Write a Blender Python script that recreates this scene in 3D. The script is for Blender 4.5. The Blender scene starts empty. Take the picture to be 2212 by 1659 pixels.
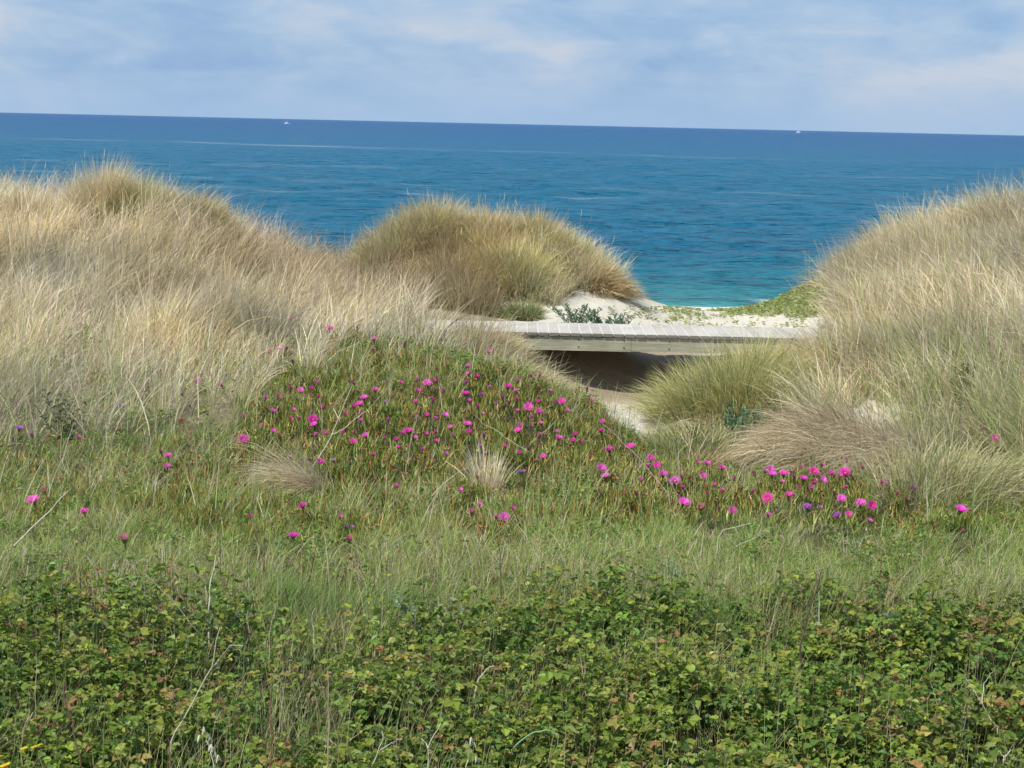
import bpy, math, random
import numpy as np
from mathutils import Matrix, Vector
rng = np.random.default_rng(7)
random.seed(7)
C = bpy.context.scene.collection
SC = bpy.context.scene
TAU = 2*math.pi

# ------------------------------------------------------------------ camera
F = 1911.0; CX, CY = 512.0, 384.0
CAMZ = 3.0
PITCH = math.atan(260/F); ROLL = math.radians(1.29)
cam_d = bpy.data.cameras.new('camera'); cam = bpy.data.objects.new('camera', cam_d); C.objects.link(cam)
cam_d.sensor_width = 36; cam_d.lens = 36*F/1024; cam_d.clip_start = .1; cam_d.clip_end = 200000
Rm = Matrix.Rotation(math.pi/2-PITCH, 3, 'X') @ Matrix.Rotation(ROLL, 3, 'Z')
cam.matrix_world = Matrix.Translation((0, 0, CAMZ)) @ Rm.to_4x4()
SC.camera = cam
R = np.array(Rm)

def project(P):
    P = np.atleast_2d(P).astype(float)
    q = (P-np.array([0, 0, CAMZ])) @ R          # camera coords
    z = np.maximum(-q[:, 2], 1e-3)
    return CX+F*q[:, 0]/z, CY-F*q[:, 1]/z
def ray(px, py):
    d = R @ np.array([(px-CX)/F, -(py-CY)/F, -1.0])
    return d/d[1]                                # per metre of Y
def at(px, py, Y):
    d = ray(px, py); return np.array([d[0]*Y, Y, CAMZ+d[2]*Y])

# ------------------------------------------------------------------ small helpers
def tag(o, label=None, cat=None, group=None, kind=None):
    if label: o['label'] = label
    if cat: o['category'] = cat
    if group: o['group'] = group
    if kind: o['kind'] = kind
    return o
def empty(name, loc, rz=0):
    o = bpy.data.objects.new(name, None); C.objects.link(o); o.location = loc; o.rotation_euler = (0, 0, rz)
    o.empty_display_size = .1
    return o
_lat = {}
def noise2(x, y, seed=0):
    if seed not in _lat: _lat[seed] = np.random.default_rng(100+seed).random((256, 256))
    L = _lat[seed]
    xi = np.floor(x).astype(int); yi = np.floor(y).astype(int)
    fx = x-xi; fy = y-yi; fx = fx*fx*(3-2*fx); fy = fy*fy*(3-2*fy)
    a = L[xi % 256, yi % 256]; b = L[(xi+1) % 256, yi % 256]; c = L[xi % 256, (yi+1) % 256]; d = L[(xi+1) % 256, (yi+1) % 256]
    return (a*(1-fx)+b*fx)*(1-fy)+(c*(1-fx)+d*fx)*fy
def fbm(x, y, seed=0, o=3):
    s = 0; t = 0; a = 1.0
    for i in range(o):
        s = s+a*noise2(x*2**i+i*17.3, y*2**i-i*9.1, seed+i); t += a; a *= .5
    return s/t
def sstep(a, b, x):
    t = np.clip((x-a)/(b-a), 0, 1); return t*t*(3-2*t)
def inpoly(px, py, poly):
    px = np.asarray(px, float); py = np.asarray(py, float)
    r = np.zeros(px.shape, bool); n = len(poly)
    for i in range(n):
        x1, y1 = poly[i]; x2, y2 = poly[(i+1) % n]
        if y1 == y2: continue
        c = ((y1 > py) != (y2 > py)) & (px < (x2-x1)*(py-y1)/(y2-y1)+x1)
        r ^= c
    return r

class MB:
    """collects vertices, faces and a per-vertex colour and links them as one mesh object"""
    def __init__(s): s.v = []; s.c = []; s.f = {}; s.n = 0
    def add(s, v, faces, col):
        v = np.asarray(v, float).reshape(-1, 3); s.v.append(v)
        col = np.asarray(col, float)
        if col.ndim == 1: col = np.tile(col, (len(v), 1))
        s.c.append(col)
        for k, fa in faces.items(): s.f.setdefault(k, []).append(np.asarray(fa, np.int64).reshape(-1, k)+s.n)
        s.n += len(v)
    def build(s, name, mat, parent=None, smooth=False, loc=None):
        V = np.concatenate(s.v); Cc = np.concatenate(s.c)
        if loc is not None: V = V-np.asarray(loc)
        me = bpy.data.meshes.new(name)
        me.vertices.add(len(V)); me.vertices.foreach_set('co', V.astype(np.float32).ravel())
        loops = []; starts = []; st = 0
        for k, fl in s.f.items():
            fa = np.concatenate(fl); loops.append(fa.ravel()); starts.append(st+np.arange(len(fa))*k); st += fa.size
        loops = np.concatenate(loops).astype(np.int32); starts = np.concatenate(starts).astype(np.int32)
        me.loops.add(len(loops)); me.loops.foreach_set('vertex_index', loops)
        me.polygons.add(len(starts)); me.polygons.foreach_set('loop_start', starts)
        me.polygons.foreach_set('use_smooth', np.full(len(starts), bool(smooth)))
        me.update(calc_edges=True)
        a = me.color_attributes.new('tint', 'FLOAT_COLOR', 'POINT')
        a.data.foreach_set('color', np.hstack([Cc, np.ones((len(Cc), 1))]).astype(np.float32).ravel())
        me.materials.append(mat)
        o = bpy.data.objects.new(name, me); C.objects.link(o)
        if parent: o.parent = parent
        if loc is not None and not parent: o.location = loc
        return o
    def box(s, c, h, col, tw=0):
        c = np.asarray(c); h = np.asarray(h)
        sg = np.array([[x, y, z] for x in (-1, 1) for y in (-1, 1) for z in (-1, 1)])
        s.add(c+sg*h, {4: [[0, 1, 3, 2], [4, 6, 7, 5], [0, 4, 5, 1], [2, 3, 7, 6], [0, 2, 6, 4], [1, 5, 7, 3]]}, col)
    def tube(s, pts, r, col, n=6):
        pts = np.asarray(pts, float); m = len(pts); r = np.broadcast_to(r, (m,))
        vs = []
        for i in range(m):
            t = pts[min(i+1, m-1)]-pts[max(i-1, 0)]; t = t/(np.linalg.norm(t)+1e-9)
            a = np.cross(t, [0, 1, 0] if abs(t[1]) < .9 else [1, 0, 0]); a /= np.linalg.norm(a); b = np.cross(t, a)
            for k in range(n):
                an = TAU*k/n; vs.append(pts[i]+r[i]*(math.cos(an)*a+math.sin(an)*b))
        fs = [[i*n+k, i*n+(k+1) % n, (i+1)*n+(k+1) % n, (i+1)*n+k] for i in range(m-1) for k in range(n)]
        s.add(vs, {4: fs, n: [list(range(n))[::-1], list(range((m-1)*n, m*n))]} if n != 4 else {4: fs}, col)

def add_blades(mb, root, az, l0, l1, L, W, col, seg=3, tipcol=None, flat=.9):
    """curved tapering grass blades, all arrays of length N"""
    N = len(root); f = lambda a: np.broadcast_to(np.asarray(a, float), (N,))
    az, l0, l1, L, W = map(f, (az, l0, l1, L, W))
    hx = np.cos(az); hy = np.sin(az)
    r = rng.uniform(-flat, flat, N)
    p = root.astype(float).copy(); V = np.zeros((N, seg*2+1, 3)); CC = np.zeros((N, seg*2+1, 3))
    col = np.broadcast_to(col, (N, 3))
    tc = col if tipcol is None else np.broadcast_to(tipcol, (N, 3))
    for k in range(seg+1):
        t = k/seg; a = l0+(l1-l0)*t
        T = np.stack([np.sin(a)*hx, np.sin(a)*hy, np.cos(a)], 1)
        pe = np.stack([-hy, hx, 0*hx], 1); ot = np.cross(T, pe)
        sd = pe*np.cos(r)[:, None]+ot*np.sin(r)[:, None]
        w = (W*.5*(1-t**2*.9) if k else W*.4)[:, None]
        c = col*(1-t)+tc*t
        if k < seg:
            V[:, 2*k] = p-sd*w; V[:, 2*k+1] = p+sd*w; CC[:, 2*k] = c; CC[:, 2*k+1] = c
            a2 = l0+(l1-l0)*(t+.5/seg)
            p = p+np.stack([np.sin(a2)*hx, np.sin(a2)*hy, np.cos(a2)], 1)*(L/seg)[:, None]
        else:
            V[:, 2*k] = p; CC[:, 2*k] = c
    m = seg*2+1; base = (np.arange(N)*m)[:, None]
    q = np.concatenate([base+np.array([[2*k, 2*k+1, 2*k+3, 2*k+2]]) for k in range(seg-1)]) if seg > 1 else np.zeros((0, 4), int)
    tr = base+np.array([[2*seg-2, 2*seg-1, 2*seg]])
    mb.add(V.reshape(-1, 3), {4: q, 3: tr} if seg > 1 else {3: tr}, CC.reshape(-1, 3))

# ------------------------------------------------------------------ materials
def mat_new(name):
    m = bpy.data.materials.new(name); m.use_nodes = True; m.node_tree.nodes.clear()
    return m, m.node_tree.nodes, m.node_tree.links
def leaf_mat(name, trans=.35, rough=.55, spec=.3, objcol=False, gain=1.0):
    m, n, l = mat_new(name)
    out = n.new('ShaderNodeOutputMaterial'); at_ = n.new('ShaderNodeAttribute'); at_.attribute_name = 'tint'
    col = at_.outputs['Color']
    if objcol:
        oi = n.new('ShaderNodeObjectInfo'); mx = n.new('ShaderNodeMix'); mx.data_type = 'RGBA'; mx.blend_type = 'MULTIPLY'; mx.inputs[0].default_value = 1
        l.new(col, mx.inputs[6]); l.new(oi.outputs['Color'], mx.inputs[7]); col = mx.outputs[2]
    p = n.new('ShaderNodeBsdfPrincipled'); p.inputs['Roughness'].default_value = rough; p.inputs['Specular IOR Level'].default_value = spec
    t = n.new('ShaderNodeBsdfTranslucent'); mi = n.new('ShaderNodeMixShader'); mi.inputs[0].default_value = trans
    l.new(col, p.inputs['Base Color']); l.new(col, t.inputs['Color'])
    l.new(p.outputs[0], mi.inputs[1]); l.new(t.outputs[0], mi.inputs[2]); l.new(mi.outputs[0], out.inputs[0])
    return m
M_GRASS = leaf_mat('dry_grass', .40, .6, .25)
M_LEAF = leaf_mat('leaf', .38, .45, .35)
M_ICE = leaf_mat('succulent', .15, .4, .45)
M_PETAL = leaf_mat('petal', .45, .5, .3, objcol=True)
def wood_mat(name, c1, c2, sc=(3, 40, 40), rough=.85):
    m, n, l = mat_new(name)
    out = n.new('ShaderNodeOutputMaterial'); p = n.new('ShaderNodeBsdfPrincipled'); p.inputs['Roughness'].default_value = rough
    tc = n.new('ShaderNodeTexCoord'); mp = n.new('ShaderNodeMapping'); mp.inputs['Scale'].default_value = sc
    nz = n.new('ShaderNodeTexNoise'); nz.inputs['Scale'].default_value = 1; nz.inputs['Detail'].default_value = 6
    nz2 = n.new('ShaderNodeTexNoise'); nz2.inputs['Scale'].default_value = 2.3; nz2.inputs['Detail'].default_value = 3
    cr = n.new('ShaderNodeValToRGB'); cr.color_ramp.elements[0].color = (*c1, 1); cr.color_ramp.elements[1].color = (*c2, 1)
    cr.color_ramp.elements[0].position = .3; cr.color_ramp.elements[1].position = .7
    at_ = n.new('ShaderNodeAttribute'); at_.attribute_name = 'tint'
    mx = n.new('ShaderNodeMix'); mx.data_type = 'RGBA'; mx.blend_type = 'MULTIPLY'; mx.inputs[0].default_value = 1
    ad = n.new('ShaderNodeMath'); ad.operation = 'MULTIPLY_ADD'; ad.inputs[1].default_value = .5
    bp = n.new('ShaderNodeBump'); bp.inputs['Strength'].default_value = .4; bp.inputs['Distance'].default_value = .01
    l.new(tc.outputs['Object'], mp.inputs[0]); l.new(mp.outputs[0], nz.inputs[0]); l.new(tc.outputs['Object'], nz2.inputs[0])
    hf = n.new('ShaderNodeMath'); hf.operation = 'MULTIPLY'; hf.inputs[1].default_value = .5
    l.new(nz2.outputs[0], hf.inputs[0]); l.new(nz.outputs[0], ad.inputs[0]); l.new(hf.outputs[0], ad.inputs[2])
    l.new(ad.outputs[0], cr.inputs[0]); l.new(cr.outputs[0], mx.inputs[6]); l.new(at_.outputs['Color'], mx.inputs[7])
    l.new(mx.outputs[2], p.inputs['Base Color']); l.new(nz.outputs[0], bp.inputs['Height']); l.new(bp.outputs[0], p.inputs['Normal'])
    l.new(p.outputs[0], out.inputs[0])
    return m
M_DECK = wood_mat('weathered_plank', (.36, .34, .29), (.56, .53, .47), (60, 2.5, 60))
M_BEAM = wood_mat('weathered_beam', (.20, .19, .13), (.50, .48, .35), (3, 50, 50))
def plain_mat(name, rough=.5):
    m, n, l = mat_new(name)
    out = n.new('ShaderNodeOutputMaterial'); p = n.new('ShaderNodeBsdfPrincipled'); p.inputs['Roughness'].default_value = rough
    at_ = n.new('ShaderNodeAttribute'); at_.attribute_name = 'tint'; l.new(at_.outputs['Color'], p.inputs['Base Color'])
    l.new(p.outputs[0], out.inputs[0]); return m
M_STEM = plain_mat('dry_stem', .8)
M_PAINT = plain_mat('boat_paint', .35)

# ------------------------------------------------------------------ terrain
cp = []
def G(px, py, Y, gh=0.0):
    p = at(px, py, Y); cp.append((p[0], Y, p[2]-gh))
def W(x, y, z): cp.append((x, y, z))
for y in (0, 4, 8, 11, 13.5):
    for x in (-12, -5, 0, 5, 12): W(x, y, -.12)
for x in (-12, 12): W(x, 16, -.12)
# dune on the left
G(60, 400, 18.5, .38); G(60, 300, 23, .45); G(60, 230, 26.5, .5); G(60, 190, 29.5, .55)
G(-100, 400, 18.5, .4); G(-100, 300, 23, .45); G(-100, 185, 29.5, .55)
G(100, 186, 29.3, .55); G(140, 184, 29.3, .55); G(200, 194, 29, .55); G(240, 216, 29.2, .58); G(285, 240, 29.5, .6); G(335, 268, 29.5, .62)
G(200, 300, 23.5, .45); G(200, 380, 19.5, .32); G(120, 440, 17, .25); G(240, 440, 17, .2); G(0, 480, 15.7, .2)
G(340, 300, 25, .4); G(340, 345, 22, .3); G(430, 338, 22.5, .18); G(430, 302, 25.5, .4); G(490, 322, 25.6, .25)
W(-7.5, 34, 1.1); W(-5, 34, .8); W(-2.8, 34, -.1); W(-7.5, 39, .1); W(-4, 39, -.7); W(-7.5, 44, -1.6); W(-3, 44, -2.2)
for y, z in ((18, .1), (23, .6), (29, 1.5), (34, 1.1), (39, .2), (44, -1.5)): W(-13, y, z)
# ice plant rise
G(340, 400, 19, .2); G(430, 400, 18.8, .18); G(520, 400, 19.5, .18); G(535, 366, 21.3, .18); G(588, 402, 20.3, .15); G(430, 460, 16.6, .18)
G(640, 445, 19.4, .1); G(620, 470, 17.6, .12); G(690, 470, 18.3, .1); G(760, 478, 17, .12); G(700, 500, 15.8, .15)
# hollow under the boardwalk
W(.75, 22.0, -.52); W(1.2, 22.7, -.62); W(1.35, 24.3, -.68); W(2.0, 24.3, -.6); W(2.2, 26, -.70); W(1.2, 26, -.74); W(.3, 25.2, -.35); W(3.0, 26, -.55); W(-.4, 25.6, -.0)
W(.6, 27.3, -.02); W(1.4, 27.35, -.06); W(1.9, 27.2, -.38); W(2.2, 27.2, -.38); W(3.4, 27.2, -.3); W(1.5, 28.3, -.14); W(2.6, 28.3, -.12); W(0, 28.2, .05); W(-1.2, 27, .12); W(3.8, 28.3, .0)
G(700, 458, 19.4, .03); G(735, 352, 22.4, .50); G(790, 350, 23.2, .5); G(668, 415, 22.4, 0.0)
# dune on the right
G(800, 470, 17.6, .12); G(830, 400, 19.5, .35); G(830, 330, 22.5, .45); G(832, 285, 25, .6); G(862, 264, 26.3, .72); G(900, 244, 27.5, .78); G(980, 214, 29, .78); G(1024, 202, 30, .80)
G(950, 400, 19, .35); G(950, 300, 23, .5); G(1024, 300, 22.5, .5); G(1024, 430, 17.5, .3); G(960, 470, 16.2, .2); G(1150, 300, 22.5, .5); G(1150, 400, 18.5, .35); G(1150, 170, 31, .5)
W(7, 35, 1.1); W(10, 36, 1.2); W(5.5, 32, .5); W(5.8, 40, -.9); W(10, 41, -.4); W(10, 45, -1.8); W(5, 45, -2.3)
for y, z in ((17, .0), (22, .8), (29, 1.9), (35, 1.6), (40, .2), (45, -1.6)): W(13.5, y, z)
# gap behind the boardwalk and its lip
G(660, 317, 30.5); G(740, 318, 30.5); G(660, 311.5, 34); G(740, 311, 34, .02); G(790, 307, 33.5, .03); G(820, 303, 33.5, .05)
for x in (2.2, 3.6): W(x, 36.2, -.62); W(x, 40, -1.8); W(x, 44, -2.9)
# middle mound
G(412, 200, 31, .62); G(480, 207, 31, .62); G(540, 215, 31, .6); G(585, 238, 31, .5); G(615, 270, 31, .35); G(637, 296, 31, .12); G(385, 228, 31, .55); G(355, 262, 30.5, .45)
G(450, 292, 28.3, .3); G(540, 292, 29, .25); G(590, 297, 29.8, 0); G(560, 314, 28.4, 0); G(620, 310, 29.5, 0); G(515, 314, 28.0, .05)
W(-.8, 35.5, .55); W(.8, 35.5, .4); W(-.8, 40, -1.2); W(.8, 40, -1.4); W(-.5, 44, -2.5)
cp = np.array(cp); cpx = cp[:, :2]
def tps_phi(r2): return np.where(r2 > 1e-9, .5*r2*np.log(r2+1e-12), 0)
n_ = len(cp); K = tps_phi(((cpx[:, None]-cpx[None])**2).sum(-1))+np.eye(n_)*.08
Pm = np.hstack([np.ones((n_, 1)), cpx]); A = np.zeros((n_+3, n_+3)); A[:n_, :n_] = K; A[:n_, n_:] = Pm; A[n_:, :n_] = Pm.T
sol = np.linalg.solve(A, np.concatenate([cp[:, 2], np.zeros(3)]))
def tps(x, y):
    sh = x.shape; x = x.ravel(); y = y.ravel(); out = np.zeros(len(x))
    for i in range(0, len(x), 20000):
        q = np.stack([x[i:i+20000], y[i:i+20000]], 1)
        out[i:i+20000] = tps_phi(((q[:, None]-cpx[None])**2).sum(-1)) @ sol[:n_]+sol[n_]+q @ sol[n_+1:]
    return out.reshape(sh)
def Hraw(x, y):
    xc = np.clip(x, -13, 13); yc = np.clip(y, 2, 44)
    h = tps(xc, yc)
    h = h+(fbm(x*.35, y*.35, 40)-.5)*.9*sstep(13, 22, np.abs(x))*sstep(14, 24, y)
    near = 1-sstep(1.2, 2.6, np.hypot((x-1.6)/1.3, (y-24.5)/2.2))
    h = h+(fbm(x*1.7, y*1.7, 3)-.5)*.10+(fbm(x*6, y*6, 5)-.5)*.045
    h = h+(fbm(x*2.6, y*2.0, 12)-.5)*.17*sstep(12.5, 14.5, y)*(1-sstep(21, 23, y))
    by = np.interp(y, [38, 46, 60, 70, 84, 95, 140, 200], [-1.5, -3.0, -4.0, -4.45, -5.0, -5.5, -7.5, -9])
    t = sstep(39, 47, y)
    h = h*(1-t)+(by+(fbm(x*.1, y*.1, 8)-.5)*.25)*t
    h = h*sstep(-10, 2, y)+(-.12)*(1-sstep(-10, 2, y))
    return h
GX = np.arange(-20, 20.01, .1); GY = np.arange(2, 52.01, .1)
HG = Hraw(*np.meshgrid(GX, GY, indexing='ij'))
def H(x, y):
    x = np.asarray(x, float); y = np.asarray(y, float)
    u = np.clip((x+20)/.1, 0, len(GX)-1.001); v = np.clip((y-2)/.1, 0, len(GY)-1.001)
    i = u.astype(int); j = v.astype(int); a = u-i; b = v-j
    return (HG[i, j]*(1-a)+HG[i+1, j]*a)*(1-b)+(HG[i, j+1]*(1-a)+HG[i+1, j+1]*a)*b
def hit(px, py, up=0.0, y0=6.0, y1=45.0):
    """ground point (raised by up) seen at a pixel"""
    ys = np.arange(y0, y1, .02); d = ray(px, py)
    g = H(d[0]*ys, ys)+up-(CAMZ+d[2]*ys)
    k = np.argmax(g > 0) if (g > 0).any() else len(ys)-1
    y = ys[k]; return np.array([d[0]*y, y, float(H(d[0]*y, y))])

# footprints of the different ground covers (picture outlines of patches on the ground)
ICE = [(-60, 462), (60, 470), (150, 470), (225, 440), (262, 400), (300, 372), (345, 350), (400, 338), (450, 334), (490, 344), (530, 368), (558, 392), (590, 404), (612, 426), (648, 448),
       (690, 470), (740, 478), (800, 470), (860, 468), (930, 480), (1000, 500), (1090, 515), (1090, 536), (860, 530), (700, 522), (560, 545), (420, 548), (240, 545), (100, 528), (-60, 535)]
SAND = [(500, 345), (500, 300), (560, 306), (575, 292), (622, 292), (640, 300), (700, 306), (770, 308), (830, 300), (820, 344), (800, 352), (790, 372), (660, 385), (650, 400), (646, 425), (655, 445), (640, 446), (612, 427), (590, 404), (560, 385), (552, 362)]
SAND2 = [(845, 412), (870, 400), (900, 405), (900, 420), (880, 432), (850, 430)]
def zone(x, y):
    z = H(x, y); px, py = project(np.stack([x, y, z], 1))
    return px, py, z

# ground sheet
def axis(dense0, dense1, step, far0, far1, g=1.25):
    a = list(np.arange(dense0, dense1+1e-6, step)); s = step; x = a[-1]
    while x < far1: s *= g; x += s; a.append(x)
    s = step; x = a[0]; b = []
    while x > far0: s *= g; x -= s; b.append(x)
    return np.array(b[::-1]+a)
ax_ = axis(-11, 11, .08, -400, 400); ay_ = axis(7, 48, .08, -400, 220)
XX, YY = np.meshgrid(ax_, ay_, indexing='ij'); ZZ = Hraw(XX, YY)
nx, ny = XX.shape
idx = np.arange(nx*ny).reshape(nx, ny)
fq = np.stack([idx[:-1, :-1], idx[1:, :-1], idx[1:, 1:], idx[:-1, 1:]], -1).reshape(-1, 4)
pv = np.stack([XX, YY, ZZ], -1).reshape(-1, 3); px, py = project(pv)
front = (pv[:, 1] > 8) & (pv[:, 1] < 37)
wob = (fbm(pv[:, 0]*2.5, pv[:, 1]*2.5, 20)-.5)*16
sand = (front & (inpoly(px+wob, py+wob*.5, SAND) | inpoly(px, py, SAND2))) | (pv[:, 1] > 33.5)
nf = fbm(pv[:, 0]*6, pv[:, 1]*6, 22)[:, None]
soil = np.array([.075, .065, .035])*(.7+.7*nf); duneg = np.array([.30, .25, .155])*(.75+.5*nf)
isd = sstep(17.5, 20, pv[:, 1]+(fbm(pv[:, 0], pv[:, 1], 9)-.5)*2)*(~(front & inpoly(px, py, ICE)))
gc = soil*(1-isd[:, None])+duneg*isd[:, None]
sc_ = np.array([.70, .64, .52])*(.9+.2*nf); sf = sand.astype(float)[:, None]
gc = gc*(1-sf)+sc_*sf
deck_shade = (1-sstep(.75, 1.25, np.hypot((pv[:, 0]-1.6)/2.3, (pv[:, 1]-26.9)/.95)))[:, None]*(pv[:, 2] < -.08)[:, None]  # shade below the deck, put into the sand colour as a browner ellipse
gc = gc*(1-deck_shade)+np.array([.34, .27, .19])*deck_shade
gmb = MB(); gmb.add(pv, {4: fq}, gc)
m, n, l = mat_new('sandy_ground')
out = n.new('ShaderNodeOutputMaterial'); p = n.new('ShaderNodeBsdfPrincipled'); p.inputs['Roughness'].default_value = .95; p.inputs['Specular IOR Level'].default_value = .15
a_ = n.new('ShaderNodeAttribute'); a_.attribute_name = 'tint'; tc = n.new('ShaderNodeTexCoord')
nz = n.new('ShaderNodeTexNoise'); nz.inputs['Scale'].default_value = 14; nz.inputs['Detail'].default_value = 9; nz.inputs['Roughness'].default_value = .75
mr = n.new('ShaderNodeMapRange'); mr.inputs['To Min'].default_value = .82; mr.inputs['To Max'].default_value = 1.15
mx = n.new('ShaderNodeVectorMath'); mx.operation = 'SCALE'; bp = n.new('ShaderNodeBump'); bp.inputs['Strength'].default_value = .8; bp.inputs['Distance'].default_value = .06
l.new(tc.outputs['Object'], nz.inputs[0]); l.new(nz.outputs[0], mr.inputs[0]); l.new(a_.outputs['Color'], mx.inputs[0]); l.new(mr.outputs[0], mx.inputs['Scale'])
l.new(mx.outputs[0], p.inputs['Base Color']); l.new(nz.outputs[0], bp.inputs['Height']); l.new(bp.outputs[0], p.inputs['Normal']); l.new(p.outputs[0], out.inputs[0])
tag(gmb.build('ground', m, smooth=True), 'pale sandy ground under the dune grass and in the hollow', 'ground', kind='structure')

# ------------------------------------------------------------------ sea
rows = [74.0]
while rows[-1] < 620: rows.append(rows[-1]*1.0036)
while rows[-1] < 150000: rows.append(rows[-1]*1.05)
rows = np.array(rows)
u = np.concatenate([-np.geomspace(3.0, .36, 26)[:-1], np.linspace(-.36, .36, 420), np.geomspace(.36, 3.0, 26)[1:]])
SX, SY = np.meshgrid(u, rows, indexing='ij'); SX = SX*SY
ZS = np.zeros_like(SX)
wr = np.random.default_rng(3)
for i in range(46):
    lam = 1.3*(17/1.3)**wr.random(); ang = wr.normal(-.18, .42); k_ = TAU/lam
    amp = .0050*lam**.85*(.5+wr.random())
    ph = (SX*math.sin(ang)+SY*math.cos(ang))*k_+wr.random()*TAU+(fbm(SX*.03, SY*.03, 50)-.5)*6
    reso = np.clip(1.3-SY*.0036*2.6/lam, 0, 1)
    s_ = np.sin(ph); ZS += amp*reso*(s_+.25*np.cos(2*ph))*(.4+1.2*noise2(SX/lam/3+i*7, SY/lam/3, 51))
ZS *= sstep(84, 100, SY)*.75+.25
ZS *= (1-sstep(450, 620, SY))
sp = np.stack([SX, SY, ZS-5], -1).reshape(-1, 3); nx, ny = SX.shape; idx = np.arange(nx*ny).reshape(nx, ny)
fq = np.stack([idx[:-1, :-1], idx[1:, :-1], idx[1:, 1:], idx[:-1, 1:]], -1).reshape(-1, 4)
yy = sp[:, 1]; xx = sp[:, 0]
def lerpc(t, stops):
    xs = [s[0] for s in stops]; return np.stack([np.interp(t, xs, [s[1][k] for s in stops]) for k in range(3)], -1)
ly = np.log(yy+(fbm(xx*.03, yy*.03, 60)-.5)*14)
wc = lerpc(ly, [(math.log(83), (.08, .36, .32)), (math.log(88), (.030, .20, .21)), (math.log(100), (.012, .145, .19)), (math.log(130), (.006, .118, .20)), (math.log(250), (.005, .125, .215)), (math.log(500), (.005, .125, .23)), (math.log(900), (.005, .110, .235)), (math.log(3000), (.006, .085, .215))])
# wash at the waterline, a small breaker and two long slicks of foam
fo = (yy < 85.2+fbm(xx*.5, yy*0, 61)*1.6)*.95
bx = np.exp(-((xx-12.9)/1.0)**2-((yy-90.5-(xx-12.9)*.2)/.55)**2)+np.exp(-((xx-9.6)/.9)**2-((yy-86.3)/.3)**2)*.8
fo = np.clip(fo+1.6*bx*(fbm(xx*2, yy*2, 62) > .35), 0, 1)
fw = lambda y0, wd, sl, sd: np.exp(-((yy-y0-xx*sl-(fbm(xx*.02, yy*0, sd)-.5)*y0*.06)/wd)**2)*sstep(.35, .7, fbm(xx*.12*200/y0, yy*.4*200/y0, sd+1))
fo = np.clip(fo+.30*fw(560, 12, -.4, 63)*sstep(150, -40, xx)+.14*fw(212, 3.2, -.12, 65)+.10*fw(250, 3, -.2, 67)+.10*fw(340, 6, .1, 69), 0, 1)[:, None]
wc = wc*(1-fo)+np.array([.72, .76, .76])*fo
smb = MB(); smb.add(sp, {4: fq}, wc)
m, n, l = mat_new('sea_water')
out = n.new('ShaderNodeOutputMaterial'); p = n.new('ShaderNodeBsdfPrincipled'); p.inputs['Roughness'].default_value = .32; p.inputs['IOR'].default_value = 1.33; p.inputs['Specular IOR Level'].default_value = .18
a_ = n.new('ShaderNodeAttribute'); a_.attribute_name = 'tint'; tc = n.new('ShaderNodeTexCoord')
prev = None
for sc_, di, st in (((.7, 2.0, 1), .5, 1.0), ((.16, .6, 1), 1.6, 1.0), ((.04, .2, 1), 4.5, .9)):
    mp = n.new('ShaderNodeMapping'); mp.inputs['Scale'].default_value = sc_; mp.inputs['Rotation'].default_value = (0, 0, .12)
    nz = n.new('ShaderNodeTexNoise'); nz.inputs['Scale'].default_value = 1; nz.inputs['Detail'].default_value = 4; nz.inputs['Roughness'].default_value = .6
    bp = n.new('ShaderNodeBump'); bp.inputs['Strength'].default_value = st; bp.inputs['Distance'].default_value = di
    l.new(tc.outputs['Object'], mp.inputs[0]); l.new(mp.outputs[0], nz.inputs[0]); l.new(nz.outputs[0], bp.inputs['Height'])
    if prev: l.new(prev, bp.inputs['Normal'])
    prev = bp.outputs[0]
l.new(a_.outputs['Color'], p.inputs['Base Color']); l.new(prev, p.inputs['Normal']); l.new(p.outputs[0], out.inputs[0])
tag(smb.build('sea', m, smooth=True), 'choppy blue sea turning turquoise close to the beach', 'sea', kind='structure')

# ------------------------------------------------------------------ boats
def lathe_hull(L, B, Hh, col, col2):
    """open boat hull with pointed raked bow along +X; returns MB"""
    mb = MB(); st = 12; rowsn = [(-.0, .0), (-.35, .0)]
    prof = [(0, 0.0), (.55, .12), (.85, .5), (1.0, 1.0)]
    vs = []; cs = []
    for i in range(st+1):
        t = i/st; w = (1-max(0, (t-.45)/.55)**2.2)*B/2*(.82+.18*min(1, t*4)); sheer = Hh*(1+.35*t**2)
        for sgn in (-1, 1):
            for (a, b) in prof:
                vs.append((L*(t-.5)+(.10*L*b if t > .8 else 0)*(t-.8)*5, sgn*w*a, b*sheer-.25*Hh)); cs.append(col2 if b < .3 else col)
    fs = []; m_ = 8
    for i in range(st):
        for s_ in (0, 4):
            for k in range(3): fs.append([i*m_+s_+k, (i+1)*m_+s_+k, (i+1)*m_+s_+k+1, i*m_+s_+k+1])
        fs.append([i*m_+3, (i+1)*m_+3, (i+1)*m_+7, i*m_+7])
    fs.append([0, 1, 5, 4]); fs.append([1, 2, 6, 5]); fs.append([2, 3, 7, 6])
    mb.add(vs, {4: fs}, np.array(cs)); return mb
white = (.85, .86, .86); dark = (.03, .04, .05)
b = at(287.5, 126.0, 3050.0); bt = empty('fishing_boat', (b[0], b[1], -5.0), math.radians(168))
tag(bt, 'small white fishing boat with raised wheelhouse and red side on the horizon, left', 'boat')
lathe_hull(11.5, 3.6, 2.0, white, (.45, .05, .06)).build('hull', M_PAINT, bt); bt.scale = (.8, .8, .8)
q = MB(); q.box((1.8, 0, 2.7), (1.5, 1.2, 1.1), white); q.box((1.8, 0, 4.1), (1.7, 1.35, .09), white); wh = q.build('wheelhouse', M_PAINT, bt)
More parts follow.
